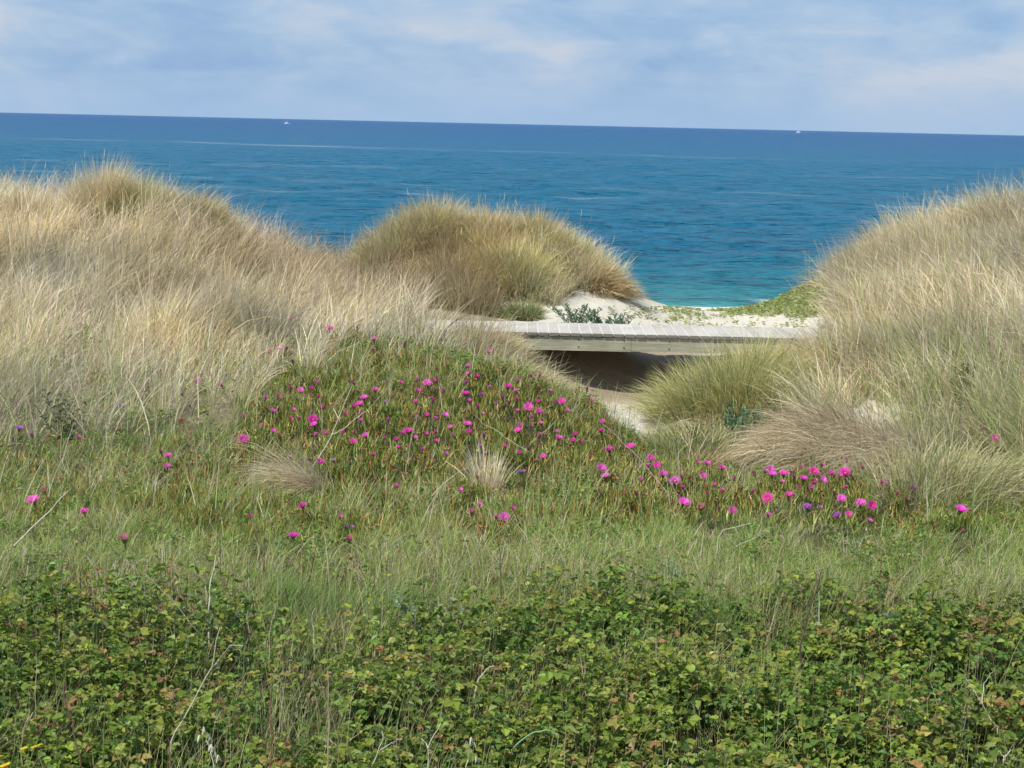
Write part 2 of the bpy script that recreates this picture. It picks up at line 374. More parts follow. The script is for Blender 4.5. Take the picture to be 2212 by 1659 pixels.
q = MB(); q.box((3.31, 0, 3.15), (.03, 1.0, .35), dark); q.box((1.8, -1.21, 3.15), (1.2, .03, .35), dark); q.box((1.8, 1.21, 3.15), (1.2, .03, .35), dark); q.build('window', M_PAINT, wh)
q = MB(); q.tube([(1.2, 0, 4.1), (1.2, 0, 7.6)], [.09, .05], white); q.tube([(1.2, -.7, 6.2), (1.2, .7, 6.2)], .05, white); q.build('mast', M_PAINT, bt)
q = MB(); q.box((-2.6, 0, 1.7), (1.4, 1.0, .45), (.5, .09, .07)); q.build('fish_crate', M_PAINT, bt)
b = at(798.7, 134.2, 5200.0); bt = empty('motor_boat', (b[0], b[1], -5.0), math.radians(10))
tag(bt, 'bright white motor boat with tan waterline on the horizon, right', 'boat')
lathe_hull(15, 4.6, 2.6, white, (.40, .30, .14)).build('hull', M_PAINT, bt)
q = MB(); q.box((-.5, 0, 3.6), (4.0, 1.8, 1.3), white); q.box((-1.2, 0, 5.6), (2.6, 1.5, .75), white); cb = q.build('cabin', M_PAINT, bt)
q = MB(); q.box((-.5, -1.82, 3.9), (3.3, .03, .4), dark); q.box((-.5, 1.82, 3.9), (3.3, .03, .4), dark); q.build('window', M_PAINT, cb)
q = MB(); q.tube([(-2, 0, 6.3), (-2.2, 0, 8.8)], [.1, .05], white); q.build('mast', M_PAINT, bt)

# ------------------------------------------------------------------ boardwalk
DY0, DY1, DZ = 26.0, 27.35, .184
bw = empty('boardwalk', (1.4, 26.7, 0))
tag(bw, 'low weathered grey timber boardwalk bridging the sandy hollow between the dunes', 'boardwalk')
dk = MB(); sf_ = MB(); x = -2.6
while x < 5.6:
    w = .130+rng.normal(0, .0025); j = rng.normal(0, .012); g = .90+.2*rng.random()
    c_ = np.array([g*1.02, g, g*(.96+.05*rng.random())]); ym = (DY0+DY1)/2-26.7+j*.3; hy = (DY1-DY0)/2+j*.4+.02; zc = DZ-.021+rng.normal(0, .0007)
    dk.box((x+w/2-1.4, ym+.01, zc), (w/2, hy-.01, .021), c_)
    dk.box((x+w/2-1.4, ym-hy+.009, zc), (w/2-.001, .010, .0205), c_*.42)      # dark end grain
    sf_.box((x+w+.009-1.4, 0, DZ-.0155), (.0088, (DY1-DY0)/2-.012, .012), (.62, .57, .47)); x += w+.018
sf_.build('sand_in_gaps', M_STEM, bw)
dk.build('deck', M_DECK, bw)
def beam(name, y, z0, z1, mat=M_BEAM, th=.03):
    mb = MB(); xs = [-2.7, 1.62, 5.7]
    for a, b_ in zip(xs[:-1], xs[1:]): mb.box(((a+b_)/2-1.4, y-26.7, (z0+z1)/2+rng.normal(0, .002)), ((b_-a)/2-.002, th, (z1-z0)/2), (1, 1, 1))
    return mb.build(name, mat, bw)
beam('fascia_beam', DY0+.036, -.052, DZ-.046)
for xb in np.arange(-2.2, 5.4, .62):
    for zb in (.10, -.005):
        q = MB(); q.tube([(xb-1.4, DY0+.010-26.7, zb), (xb-1.4, DY0-.001-26.7, zb)], .011, (.09, .07, .06), 8); q.build('bolt', M_STEM, bw)
beam('rear_beam', DY1-.05, -.03, DZ-.046)
mbj = MB(); mbj.box((0, 0, .075), (4.1, .03, .06), (.8, .8, .8)); mbj.build('joist', M_BEAM, bw)
for xp in (-1.1, .30, 3.75, 4.9):
    q = MB(); q.box((xp-1.4, 0, -.095), (.06, .56, .04), (.75, .75, .75)); cr_ = q.build('crossbeam', M_BEAM, bw)
    for yy_ in (DY0+.22, DY1-.22):
        q = MB(); q.box((xp-1.4, yy_-26.7, -.54), (.055, .055, .405), (.7, .7, .7)); q.build('post', M_BEAM, bw)

# ------------------------------------------------------------------ flowers first (grass keeps clear of them)
FL = []
def fl(px, py, w, tint='magenta', region=None): FL.append([px, py, w, tint])
c4 = """370,40,22;580,85,40;555,100,20;732,85,18;825,147,40;935,12,20;820,207,16p;635,222,14;850,242,20f;300,198,60;245,215,30;340,190,24;240,290,22p;375,268,22p;1345,293,26;1460,215,26;
1348,340,30;1395,350,26;1118,388,48;1155,378,30;1172,370,22;1210,430,24;1068,432,30;830,427,38;885,500,26p;770,470,46;745,503,40;712,517,30;418,427,36;222,472,24;295,462,30;265,543,40;105,572,26;
535,522,28;478,548,20;487,588,62;492,618,36;200,628,32f;265,655,30;102,698,58;748,560,24;750,597,28;820,575,20f;1055,492,28;1118,568,34;1217,563,36;1332,447,44;1352,487,28;1420,457,34;1400,520,24;
1565,408,46;1612,432,40;1690,348,26;1735,493,30;1680,490,22f;1678,518,52;1615,543,28;1737,547,38;1692,578,30;1783,567,28f;1797,437,34;1866,490,42;2027,488,26;1425,560,26;1250,638,34;1265,680,28f;
1340,615,50;1355,660,34;1635,625,32;1625,652,44;1705,618,26f;1747,612,26;1735,675,30f;1432,678,24;778,678,38;710,713,36;715,660,22f;880,690,22f;980,668,34;1015,655,56;948,702,32;958,750,26;
1020,742,20;1092,755,24;1172,713,32;1222,785,34;1410,738,28;1550,742,28;1448,775,26;1590,765,20f;1632,775,30;1832,655,26;1845,690,42;1880,685,24f;1937,673,34;1925,708,36;1963,710,28;2000,690,18f;
2085,603,36;2083,655,34;2140,662,20p;2125,755,54;1760,800,36;1727,822,36f;1640,882,60p;1513,882,20p;1398,873,28;1395,910,24f;1303,980,32;945,960,28;820,958,20p;525,825,46;600,820,26p;762,812,20f;
2080,858,74;2107,902,46;1407,1060,28;1365,1102,38f;1500,1132,28;1545,1127,56;1592,1080,28;430,1068,50;140,1127,28;638,1130,28;378,1235,68;683,1250,44f;700,1188,30p;665,1185,20p;2075,990,26f"""
c5 = """160,503,50;265,562,40;297,598,36;330,645,50;390,680,58;437,792,62;525,820,44f;557,588,36;637,612,38;540,658,36;700,667,22f;740,712,26f;690,835,40;805,640,26f;862,628,36;890,618,40;900,645,40;958,643,48;
995,638,26;950,685,24;1015,660,22;1060,668,44;1040,717,26;1115,628,50;1155,597,36;1210,640,34;1160,672,44;1117,685,30;1105,715,30;1250,655,28;1280,640,54;1272,625,40;1285,717,28;1372,612,36f;
1408,577,34p;1512,573,36;1470,685,36;1503,708,30f;1632,715,36p;1550,745,22;1640,658,22p;985,755,46;1010,758,24;878,768,56;878,860,38;1258,772,48;1360,795,52;1417,805,48;1403,888,42;1297,855,34;1240,860,40p;
1080,817,44p;1147,820,26;1155,788,20f;1880,830,64;1710,470,30;2062,457,40;2112,330,16f;1998,408,18;1927,272,16p;1887,940,26f;620,822,22f;128,740,18f;190,748,24f;1600,780,30f"""
c3 = """100,408,42p;165,440,18;408,453,36;258,302,30p;624,290,30p;737,126,24;1025,60,26f;1024,160,28;1153,182,28;950,230,14p;990,290,14p;875,548,38;838,530,24f;870,605,34;947,365,26r;175,780,66;232,728,34f;440,840,46;648,980,60f"""
TN = {'f': 'faded pink', 'p': 'purple', 'r': 'coral red'}
for s, ox, oy, k in ((c4, 225, 312.5, .1808), (c5, 600, 350, .1917), (c3, 0, 350, .1921)):
    for e in s.replace('\n', '').split(';'):
        a, b_, w = e.split(','); t = 'magenta'
        if w[-1] in TN: t = TN[w[-1]]; w = w[:-1]
        fl(ox+float(a)*k, oy+float(b_)*k, float(w)*k, t)
er = random.Random(11); n0 = len(FL)
for (a, b_, c_, d_, cnt) in ((290, 370, 590, 455, 34), (640, 455, 850, 500, 12), (240, 395, 330, 470, 5)):   # the many small half open ones
    k_ = 0
    while k_ < cnt:
        X_, Y_ = er.uniform(a, c_), er.uniform(b_, d_)
        if min(math.hypot(X_-q[0], Y_-q[1]) for q in FL) > 8: fl(X_, Y_, er.uniform(3.8, 5.4), er.choice(['magenta', 'magenta', 'magenta', 'faded pink'])); k_ += 1
FLP = []
for f_ in FL:
    up = .22 if f_[2] < 6 else .19
    P = hit(f_[0], f_[1], up, 12.5, 27)
    FLP.append(P+np.array([0, 0, up]))
FLP = np.array(FLP)
def clear_of_flowers(x, y, ht=.15, keep=.12, pad=.075):
    ok = np.ones(len(x), bool)
    dpx = []
    for P, f_ in zip(FLP, FL):
        s_ = P[0]/P[1]                     # the sight line over the ground
        dy = P[1]-y
        near = (np.abs(x-s_*y) < pad) & (dy > -.03) & (dy < .15+ht*P[1]/CAMZ*.75)
        ok &= ~(near & (rng.random(len(x)) > keep))
    return ok

def petals_mesh(kind):
    mb = MB()
    cfg = {'open': [(.85, 1.0, 26, .55), (.55, .95, 22, .85), (.25, .75, 14, .8)], 'half': [(.45, 1.0, 24, .55), (.25, .95, 18, .8)], 'shut': [(.12, .9, 14, .5), (.05, .8, 10, .6)]}[kind]
    for spread, ln, nn, tw in cfg:
        an = np.arange(nn)*TAU/nn+rng.normal(0, .06, nn)
        root = np.stack([np.cos(an)*.16, np.sin(an)*.16, 0*an], 1)
        col = np.array([1.0, 1, 1])*(.85+.25*rng.random((nn, 1)))
        add_blades(mb, root, an, spread*.75, spread*1.35+rng.normal(0, .08, nn), ln, .17 if kind != 'shut' else .3, np.minimum(col*np.array([1.05, 2.0, 1.15]), 3), 4, tipcol=col, flat=.25)
    o = mb.build('petals', M_PETAL); me = o.data; bpy.data.objects.remove(o); return me
ptl = {k: petals_mesh(k) for k in ('open', 'half', 'shut')}
mb = MB()
an = rng.uniform(0, TAU, 40); add_blades(mb, np.stack([np.cos(an)*.08, np.sin(an)*.08, 0*an], 1), an, .1, .7, .34, .06, np.array([.75, .6, .2]), 2)
o = mb.build('stamens', M_LEAF); stam = o.data; bpy.data.objects.remove(o)
mb = MB(); mb.tube([(0, 0, -1.5), (0.03, 0, -.6), (0, 0, -.35), (0, 0, -.02), (0, 0, .04)], [.1, .11, .24, .26, .1], (.16, .22, .06), 7)
an = np.arange(5)*TAU/5; add_blades(mb, np.stack([np.cos(an)*.2, np.sin(an)*.2, 0*an-.05], 1), an, .5, .9, .42, .18, np.array([.22, .20, .06]), 2)
o = mb.build('calyx', M_ICE); caly = o.data; bpy.data.objects.remove(o)
TC = {'magenta': [(.96, .09, .62), (.98, .14, .72), (.90, .06, .52)], 'faded pink': [(.72, .16, .30), (.75, .25, .40)], 'purple': [(.50, .12, .55), (.58, .16, .60)], 'coral red': [(.75, .10, .06)]}
REG = [(0, 0, 160, 475, 'in dry grass, far left edge'), (0, 475, 230, 600, 'in green grass, lower left'),
       (160, 300, 330, 480, 'in grass left of the carpet'), (330, 300, 400, 352, 'at carpet top under tan grass'), (230, 300, 330, 480, 'in grass left of the carpet'),
       (400, 300, 520, 372, 'at carpet top near boardwalk end'), (230, 480, 400, 600, 'below the bent-over tussock'),
       (330, 352, 365, 440, 'beside the pale leaning twigs'), (365, 352, 440, 412, 'on carpet right of the twigs'), (440, 352, 478, 412, 'on carpet above the straw tuft'),
       (365, 412, 420, 470, 'on mid carpet below the twigs'), (420, 412, 478, 470, 'just left of the straw tuft'), (478, 372, 535, 412, 'above and right of straw tuft'),
       (535, 352, 600, 412, 'on shoulder by the shaded hollow'), (478, 412, 535, 470, 'just right of the straw tuft'), (535, 412, 600, 436, 'on carpet above the sand edge'), (330, 440, 480, 600, 'low in middle green slope'),
       (480, 470, 600, 600, 'low slope under the straw tuft'), (535, 436, 650, 470, 'along edge below bare sand'), (600, 400, 700, 470, 'along edge below bare sand'), (590, 470, 700, 490, 'beside the long leaning stem'),
       (600, 490, 745, 560, 'in row near the stem foot'), (745, 440, 795, 484, 'in dense right group, left half'), (795, 440, 860, 484, 'in dense right group, right half'), (660, 440, 745, 490, 'left of the dense right group'),
       (745, 484, 860, 505, 'in row below dense right group'), (745, 505, 870, 560, 'in lowest row, right group'), (860, 380, 1024, 475, 'in grass at right dune foot'), (0, 0, 1100, 800, 'in low grass, far right')]
ORD = 'first second third fourth fifth sixth seventh eighth ninth tenth eleventh twelfth thirteenth fourteenth fifteenth sixteenth seventeenth eighteenth nineteenth twentieth'.split()
byreg = {}
for i, f_ in enumerate(FL):
    for r_ in REG:
        if r_[0] <= f_[0] < r_[2] and r_[1] <= f_[1] < r_[3]:
            byreg.setdefault(r_[4], []).append(i); break
lab = {}
for rn, ids in byreg.items():
    ids.sort(key=lambda i: FL[i][1]); nr = 1 if len(ids) <= 8 else (2 if len(ids) <= 16 else 3)
    for q, part in enumerate(np.array_split(ids, nr)):
        part = sorted(part.tolist(), key=lambda i: FL[i][0]); rw = [[''], ['of upper half ', 'of lower half '], ['of upper third ', 'of middle third ', 'of lower third ']][nr-1][q]
        for k, i in enumerate(part):
            sz = 'large ' if FL[i][2] > 8.8 else ('tiny ' if FL[i][2] < 4.4 else '')
            lab[i] = sz+FL[i][3]+' flower, '+((ORD[k]+' from left ' if len(part) > 1 else 'the only one ')+rw)+rn
            if len(lab[i].split()) > 16: lab[i] = lab[i].replace(' flower,', ',').replace('near the carpet', 'near carpet').replace(', left part', '')
            if len(lab[i].split()) > 16: print('LONG', lab[i])
print('REGIONS', {k: len(v) for k, v in byreg.items()}, len(FL))
for i, (P, f_) in enumerate(zip(FLP, FL)):
    w = f_[2]*P[1]/F; kind = 'open' if f_[2] > 6.5 else ('half' if f_[2] > 4.4 else 'shut')
    if f_[3] == 'faded pink': kind = 'half' if kind == 'open' else 'shut'
    Rr = w/{'open': 1.75, 'half': 1.45, 'shut': 1.0}[kind]*1.08
    Rr = min(max(Rr, .024), .060)
    e = empty('ice_plant_flower', P-np.array([0, 0, .3*Rr]), rng.uniform(0, TAU))
    e.rotation_euler = (rng.normal(.38, .25), rng.normal(0, .25), 0); e.scale = (Rr*1.12, Rr*1.12, Rr*.85)
    tag(e, lab[i], 'flower', 'ice plant flowers scattered over the green carpet')
    for nm, me in (('petals', ptl[kind]), ('stamens', stam), ('calyx', caly)):
        if nm == 'stamens' and kind == 'shut': continue
        o = bpy.data.objects.new(nm, me); C.objects.link(o); o.parent = e
        if nm == 'petals':
            c_ = random.choice(TC[f_[3]]); g_ = random.uniform(.8, 1.08); o.color = (c_[0]*g_, c_[1]*g_*random.uniform(.6, 1.5), c_[2]*g_, 1)

# ------------------------------------------------------------------ vegetation
def scatter(x0, x1, y0, y1, n): return rng.uniform(x0, x1, n), rng.uniform(y0, y1, n)
def pick(n, cols, wts, jit=.16):
    cols = np.array(cols); k = rng.choice(len(cols), n, p=np.array(wts)/sum(wts))
    return np.clip(cols[k]*(1+rng.normal(0, jit, (n, 1)))*(1+rng.normal(0, .04, (n, 3))), .005, .9)
STRAW = (.66, .58, .42); PALE = (.77, .70, .53); GREYT = (.57, .49, .38); BROWN = (.44, .33, .20); OLIVE = (.40, .39, .18); YGREEN = (.40, .41, .15); GREEN = (.16, .24, .055); DGREEN = (.08, .15, .035); BLUEG = (.17, .27, .17)

def clumpify(n, x0, x1, y0, y1, per, rad):
    nc = max(1, n//per); cx_, cy_ = scatter(x0, x1, y0, y1, nc)
    k = rng.integers(0, nc, n); dx = rng.normal(0, rad, n); dy = rng.normal(0, rad, n)
    return cx_[k]+dx, cy_[k]+dy, k, np.arctan2(dy, dx), np.hypot(dx, dy)/rad, nc

def marram(name, label, x0, x1, y0, y1, n, dens, lean_az, cols, wts, L=(.4, .75), per=95, rad=.15, leanm=.30, W_=.0078, fan=.5, cat='marram grass'):
    x, y, k, ra, rr, nc = clumpify(n, x0, x1, y0, y1, per, rad)
    px, py, z = zone(x, y)
    ok = rng.random(n) < dens(px, py, x, y)
    ok &= clear_of_flowers(x, y, .4, .1)
    cl = rng.random(nc); clc = rng.normal(0, .17, nc); cla = rng.normal(0, .35, nc)
    x, y, z, k, ra, rr = x[ok], y[ok], z[ok], k[ok], ra[ok], rr[ok]; N = len(x)
    la = lean_az(x, y) if callable(lean_az) else lean_az
    lx = np.cos(la+cla[k])*(leanm+.0*x)+np.cos(ra)*fan*rr*.35+rng.normal(0, .27, N); lyy = np.sin(la+cla[k])*leanm+np.sin(ra)*fan*rr*.35+rng.normal(0, .27, N)
    az = np.arctan2(lyy, lx); am = np.hypot(lx, lyy)
    Ln = rng.uniform(*L, N)*(.55+.85*cl[k]**1.5)*rng.choice([.6, 1, 1.15], N); c = pick(N, cols, wts)*(1+clc[k])[:, None]
    hue = fbm(x*.8, y*.8, 33)[:, None]
    c = c*(1+(hue-.5)*np.array([.25, .1, -.25]))*(.80+.38*sstep(.3, .7, fbm(x*.55, y*.55, 38)))[:, None]
    pz = px[ok]; qz = py[ok]; gm_ = (rng.random(N) < .5*sstep(325, 420, qz)*np.where(pz > 860, 1, .55))[:, None]; c = np.where(gm_, np.array([.36, .41, .17])*(1+rng.normal(0, .15, (N, 1))), c)
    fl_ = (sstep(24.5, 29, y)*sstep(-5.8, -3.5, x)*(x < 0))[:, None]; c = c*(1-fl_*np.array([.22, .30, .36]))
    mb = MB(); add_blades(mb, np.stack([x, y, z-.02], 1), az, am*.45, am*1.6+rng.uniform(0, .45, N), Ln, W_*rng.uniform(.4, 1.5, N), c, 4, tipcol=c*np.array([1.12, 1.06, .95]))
    q = rng.choice(N, N//150, replace=False); m_ = len(q)        # taller flowering stalks with narrow plumes
    R0 = np.stack([x[q], y[q], z[q]], 1); a_ = rng.uniform(0, TAU, m_); l_ = np.abs(rng.normal(.12, .12, m_)); Ls = Ln[q]*rng.uniform(1.05, 1.35, m_)
    add_blades(mb, R0, a_, l_, l_, Ls, .011, np.array([.62, .52, .34]), 2)
    tip = R0+np.stack([np.sin(l_)*np.cos(a_), np.sin(l_)*np.sin(a_), np.cos(l_)], 1)*(Ls*.86)[:, None]
    add_blades(mb, tip, a_, l_, l_+.15, -.0+.14, .012, pick(m_, [(.72, .62, .42), (.60, .45, .30)], [2, 1]), 2, flat=3)
    o = mb.build(name, M_GRASS); tag(o, label, cat, kind='stuff'); return o
def dens_left(px, py, x, y):
    b = np.interp(px, [-100, 60, 130, 200, 250, 290, 330, 370, 430, 480, 500, 530, 560, 600], [440, 438, 434, 418, 396, 370, 350, 340, 338, 345, 352, 360, 366, 375])
    py = py+(fbm(x*1.1, y*1.1, 39)-.5)*70
    d = 1-sstep(-40, 34, py-b)
    d = d*np.where(y > 26, x < -1.7+(29.5-y)*.17, x < .35+(py-345)*.012)
    d = np.where((y > 25.8) & (y < 27.6) & (x > -1.3), 0, d)
    d = np.where(inpoly(px, py, SAND), .0, d)
    return d*(.22+.78*sstep(.34, .52, fbm(x*1.6, y*1.6, 31)))
marram('dune_grass', 'tan dry marram grass covering the big dune on the left', -10.5, .6, 16, 34, 270000, dens_left, lambda x, y: .45+.9*(fbm(x*.5, y*.5, 34)-.5), [STRAW, PALE, GREYT, BROWN, OLIVE, YGREEN], [30, 22, 22, 10, 9, 5])
def dens_right(px, py, x, y):
    edge = np.interp(y, [15, 17, 18.5, 20, 22, 24, 26, 28, 32], [5.2, 4.0, 3.0, 3.05, 3.65, 4.2, 4.5, 4.8, 5.4])
    d = sstep(-.25, .25, x-edge+(fbm(x*2, y*2, 36)-.5)*.5)
    d *= 1-sstep(450, 476, py+(px < 900)*12)
    d = np.where(inpoly(px, py, SAND2), .35, d)
    return d*(.22+.78*sstep(.34, .52, fbm(x*1.6, y*1.6, 37)))
marram('dune_grass', 'tan marram grass thick over the dune on the right', 2.4, 11.5, 15.5, 35, 270000, dens_right, lambda x, y: 2.7+.9*(fbm(x*.5, y*.5, 35)-.5), [STRAW, PALE, GREYT, BROWN, OLIVE, YGREEN], [26, 17, 22, 9, 15, 11], leanm=.42)

def tussock(label, px, py, rad, n, L, cols, wts, Y=None, az=0., lean=0., fan=.9, W_=.0085, droop=.5, ry=None, name='grass_tussock', mat=M_GRASS, seg=4, group=None):
    P = hit(px, py) if Y is None else np.array([at(px, py, Y)[0], Y, 0]); ry = ry or rad
    ns_ = max(5, n//130); k = rng.integers(0, ns_, n)
    sa_ = rng.uniform(0, TAU, ns_)[k]; sr_ = np.sqrt(rng.random(ns_))[k]; sp_ = min(rad, ry)*.22
    dx = np.cos(sa_)*sr_*rad+rng.normal(0, sp_, n); dy = np.sin(sa_)*sr_*ry+rng.normal(0, sp_, n)
    a = np.arctan2(dy/ry, dx/rad); r = np.minimum(np.hypot(dx/rad, dy/ry), 1.15)
    x = P[0]+dx; y = P[1]+dy; z = H(x, y)
    jx = rng.normal(0, .16, ns_)[k]; jy = rng.normal(0, .16, ns_)[k]
    lx = math.cos(az)*lean+np.cos(a)*r*fan+jx+rng.normal(0, .24, n); ly_ = math.sin(az)*lean+np.sin(a)*r*fan+jy+rng.normal(0, .24, n)
    A_ = np.arctan2(ly_, lx); m_ = np.hypot(lx, ly_)
    Ln = rng.uniform(.45, 1.12, n)*L*(1-.2*r)*rng.uniform(.72, 1.15, ns_)[k]
    sub = fbm(x*5, y*5, 44)[:, None]
    c = pick(n, cols, wts)*(1+(sub-.5)*.3)*rng.uniform(.74, 1.22, ns_)[k][:, None]
    mb = MB(); add_blades(mb, np.stack([x, y, z-.02], 1), A_, m_*.5, np.minimum(m_*1.35+droop*rng.random(n), 2.3), Ln, W_*rng.uniform(.4, 1.5, n), c, seg, tipcol=c*np.array([1.12, 1.05, .9]))
    zc = float(H(P[0], P[1]))
    o = mb.build(name, mat, loc=(P[0], P[1], zc)); tag(o, label, 'grass tussock' if 'grass' in name else name.replace('_', ' '), group); return o
# the middle mound is made of separate tussocks
gm = 'marram tussocks on the middle mound'
pg = [(.68, .62, .36), (.56, .56, .30), STRAW, (.46, .47, .25), PALE]
tussock('pale green marram tussock on the left crest of the middle mound', 398, 0, .55, 4600, .80, pg, [4, 4, 2, 2, 2], Y=31.0, fan=.85, group=gm)
tussock('tall straw tipped tussock at the highest point of the middle mound', 436, 0, .46, 3200, .86, pg, [3, 2, 5, 1, 4], Y=31.2, fan=.5, group=gm)
tussock('upright tussock with dense stalks in the middle of the mound crest', 484, 0, .42, 3600, .72, [STRAW, (.58, .52, .28), GREYT, OLIVE], [3, 4, 2, 2], Y=31.2, fan=.55, group=gm)
tussock('darker brown olive tussock on the right crest of the middle mound', 548, 0, .50, 4200, .80, [(.46, .38, .20), (.50, .45, .21), BROWN, OLIVE, STRAW], [4, 4, 1, 2, 3], Y=31.3, fan=.7, group=gm)
tussock('yellow olive tussock fanning out on the mound front, beneath the crest', 522, 0, .5, 4200, .72, [(.58, .55, .25), (.48, .47, .20), STRAW], [5, 4, 2], Y=29.9, fan=1.0, group=gm)
tussock('small green tussock on white sand just behind the boardwalk', 532, 0, .26, 1700, .42, [(.24, .30, .14), (.34, .37, .18), OLIVE, STRAW], [4, 4, 2, 1], Y=28.6, fan=1.0, group=gm)
tussock('orange brown drooping tussock over bare sand at the mound right end', 600, 0, .45, 3800, .6, [(.58, .43, .25), (.48, .34, .19), STRAW, (.50, .46, .22)], [3, 2, 3, 2], Y=30.6, fan=1.15, az=0, lean=.25, droop=1.0, group=gm)
tussock('brown streaky tussock low on the left side of the middle mound', 385, 0, .6, 4200, .55, [GREYT, PALE, STRAW, (.46, .43, .24)], [4, 2, 3, 2], Y=29.9, fan=.9, az=2.9, lean=.3, droop=.9, group=gm)
tussock('tangled straw tussock low in the middle of the mound front', 452, 0, .62, 4200, .52, [STRAW, GREYT, (.56, .50, .27), PALE], [4, 2, 3, 2], Y=29.7, fan=1.2, droop=1.0, group=gm)
tussock('olive tussock on the right shoulder of the mound above the orange one', 580, 0, .45, 3200, .6, [(.54, .48, .23), OLIVE, STRAW, BROWN], [4, 3, 2, 2], Y=31.0, fan=.9, group=gm)
def dens_mound(px, py, x, y):
    d = (np.hypot((x+.35)/2.15, (y-31.2)/2.6) < 1+(fbm(x*1.5, y*1.5, 91)-.5)*.5)*(~inpoly(px, py, SAND))*1.0
    return d*(y > 27.9)*(x > -2.9)
marram('mound_grass', 'mixed straw and olive marram filling between the tussocks of the middle mound', -3.2, 2.2, 27.8, 35, 80000, dens_mound, lambda x, y: np.arctan2(y-31.5, x+.3), [STRAW, (.64, .61, .37), PALE, (.50, .51, .28)], [4, 5, 4, 2], L=(.34, .60), leanm=.30)
# left dune crest
gl = 'tall tussocks along the left dune crest'
tussock('tall pale straw tussock forming the peak of the left dune', 102, 0, .30, 3000, 1.15, [PALE, STRAW, (.62, .53, .33)], [5, 4, 3], Y=29.0, fan=.30, az=.2, lean=.06, droop=.2, group=gl)
tussock('greenish upright tussock just right of the pale peak tussock', 133, 0, .34, 2200, .98, [(.42, .41, .17), STRAW, (.33, .34, .13)], [4, 3, 3], Y=29.0, fan=.5, group=gl)
tussock('olive tussock bending right on the falling left dune crest', 186, 0, .55, 3600, .72, [(.38, .34, .14), OLIVE, STRAW, BROWN], [4, 3, 3, 1], Y=28.9, fan=.6, az=.2, lean=.3, group=gl)
tussock('brown tussock on the dune crest at the picture left edge', 14, 0, .5, 3000, .70, [BROWN, GREYT, STRAW], [3, 3, 4], Y=28.7, fan=.6, group=gl)
tussock('dark brown low tussock where the left dune meets the middle mound', 296, 0, .7, 4200, .50, [BROWN, (.36, .27, .15), GREYT], [4, 4, 2], Y=29.2, fan=.7, az=0, lean=.2, group=gl)
# hollow and right hand foreground
tussock('big round green gold tussock in the hollow in front of the boardwalk', 744, 0, .70, 8500, .80, [(.50, .49, .22), (.42, .43, .19), (.60, .55, .30), GREEN, PALE], [4, 4, 3, 1, 1], Y=21.5, ry=1.0, fan=.8, az=3.3, lean=.10, droop=.6)
tussock('straggly green tussock spreading left over sand below the round tussock', 712, 0, .62, 3600, .5, [(.36, .38, .17), (.28, .32, .13), STRAW, GREEN], [4, 4, 2, 2], Y=19.4, ry=.5, fan=.7, az=3.1, lean=.1, droop=1.0)
tussock('shaded dull tussock between the round tussock and the boardwalk end', 792, 0, .45, 2600, .6, [GREYT, (.38, .36, .2), STRAW], [3, 3, 2], Y=23.0, ry=.7, fan=.7, az=3.1, lean=.3, droop=.8)
tussock('dry tan grass tussock leaning over the shaded hollow left of the sand', 536, 0, .48, 1900, .78, [STRAW, GREYT, (.40, .36, .17), PALE], [4, 3, 3, 1], Y=23.2, ry=.9, fan=.6, az=-.1, lean=.7, droop=.9)
tussock('dry tan tussock standing before the boardwalk left end', 492, 0, .42, 2600, .55, [STRAW, GREYT, (.5, .46, .26)], [4, 3, 2], Y=25.2, ry=.35, fan=.5, az=.2, lean=.2, droop=.5)
tussock('tan tussock flopping left over the boardwalk end by the right dune', 852, 0, .55, 5000, .72, [STRAW, GREYT, (.38, .30, .18), (.40, .37, .16)], [4, 4, 2, 2], Y=22.2, ry=1.1, fan=.5, az=3.1, lean=.75, droop=.8)
tussock('grey brown tussock combed down to the left at the right dune foot', 852, 0, .46, 4200, .95, [GREYT, (.52, .45, .32), (.36, .30, .2), STRAW, PALE], [4, 4, 2, 3, 2], Y=18.6, ry=.8, fan=.5, az=3.5, lean=1.0, droop=1.1)
tussock('pale bleached tussock lying flat over sand at the right dune foot', 905, 0, .45, 4200, .75, [(.55, .48, .36), GREYT, PALE], [4, 3, 2], Y=17.9, ry=.6, fan=.4, az=3.6, lean=1.05, droop=1.1)
tussock('reddish dry drooping tussock at the lower edge of the round tussock', 722, 0, .28, 1300, .45, [(.46, .32, .18), (.38, .28, .16), GREYT], [4, 3, 2], Y=18.6, fan=.7, az=0, lean=.75, droop=1.2)
tussock('light green wiry tussock leaning right at the far right edge', 985, 0, .7, 3000, .7, [(.36, .36, .17), (.46, .43, .24), GREEN, STRAW], [4, 4, 2, 2], Y=16.1, ry=.8, fan=.7, az=.5, lean=.5, droop=1.1)
tussock('bent-over bleached tussock swept down left on the flower slope', 318, 0, .16, 1300, .85, [(.68, .60, .44), (.58, .50, .36), GREYT], [4, 3, 1], Y=15.8, ry=.16, fan=.35, az=3.5, lean=.95, droop=1.0, W_=.005)
tussock('upright dry straw tuft standing in the middle of the flower carpet', 498, 0, .09, 230, .66, [PALE, STRAW], [1, 1], Y=16.3, fan=.45, droop=.1, W_=.010)
tussock('bright green grass clump behind the brambles, left of the middle', 330, 0, .55, 2400, .40, [(.16, .27, .07), (.20, .30, .09), DGREEN], [3, 3, 1], Y=11.6, ry=.35, fan=.4, az=.2, lean=.5, W_=.005)
tussock('upright fresh green grass clump behind the brambles, right of the middle', 736, 0, .14, 700, .48, [(.17, .27, .07), (.24, .33, .12), DGREEN], [3, 3, 1], Y=11.0, fan=.3, W_=.005)
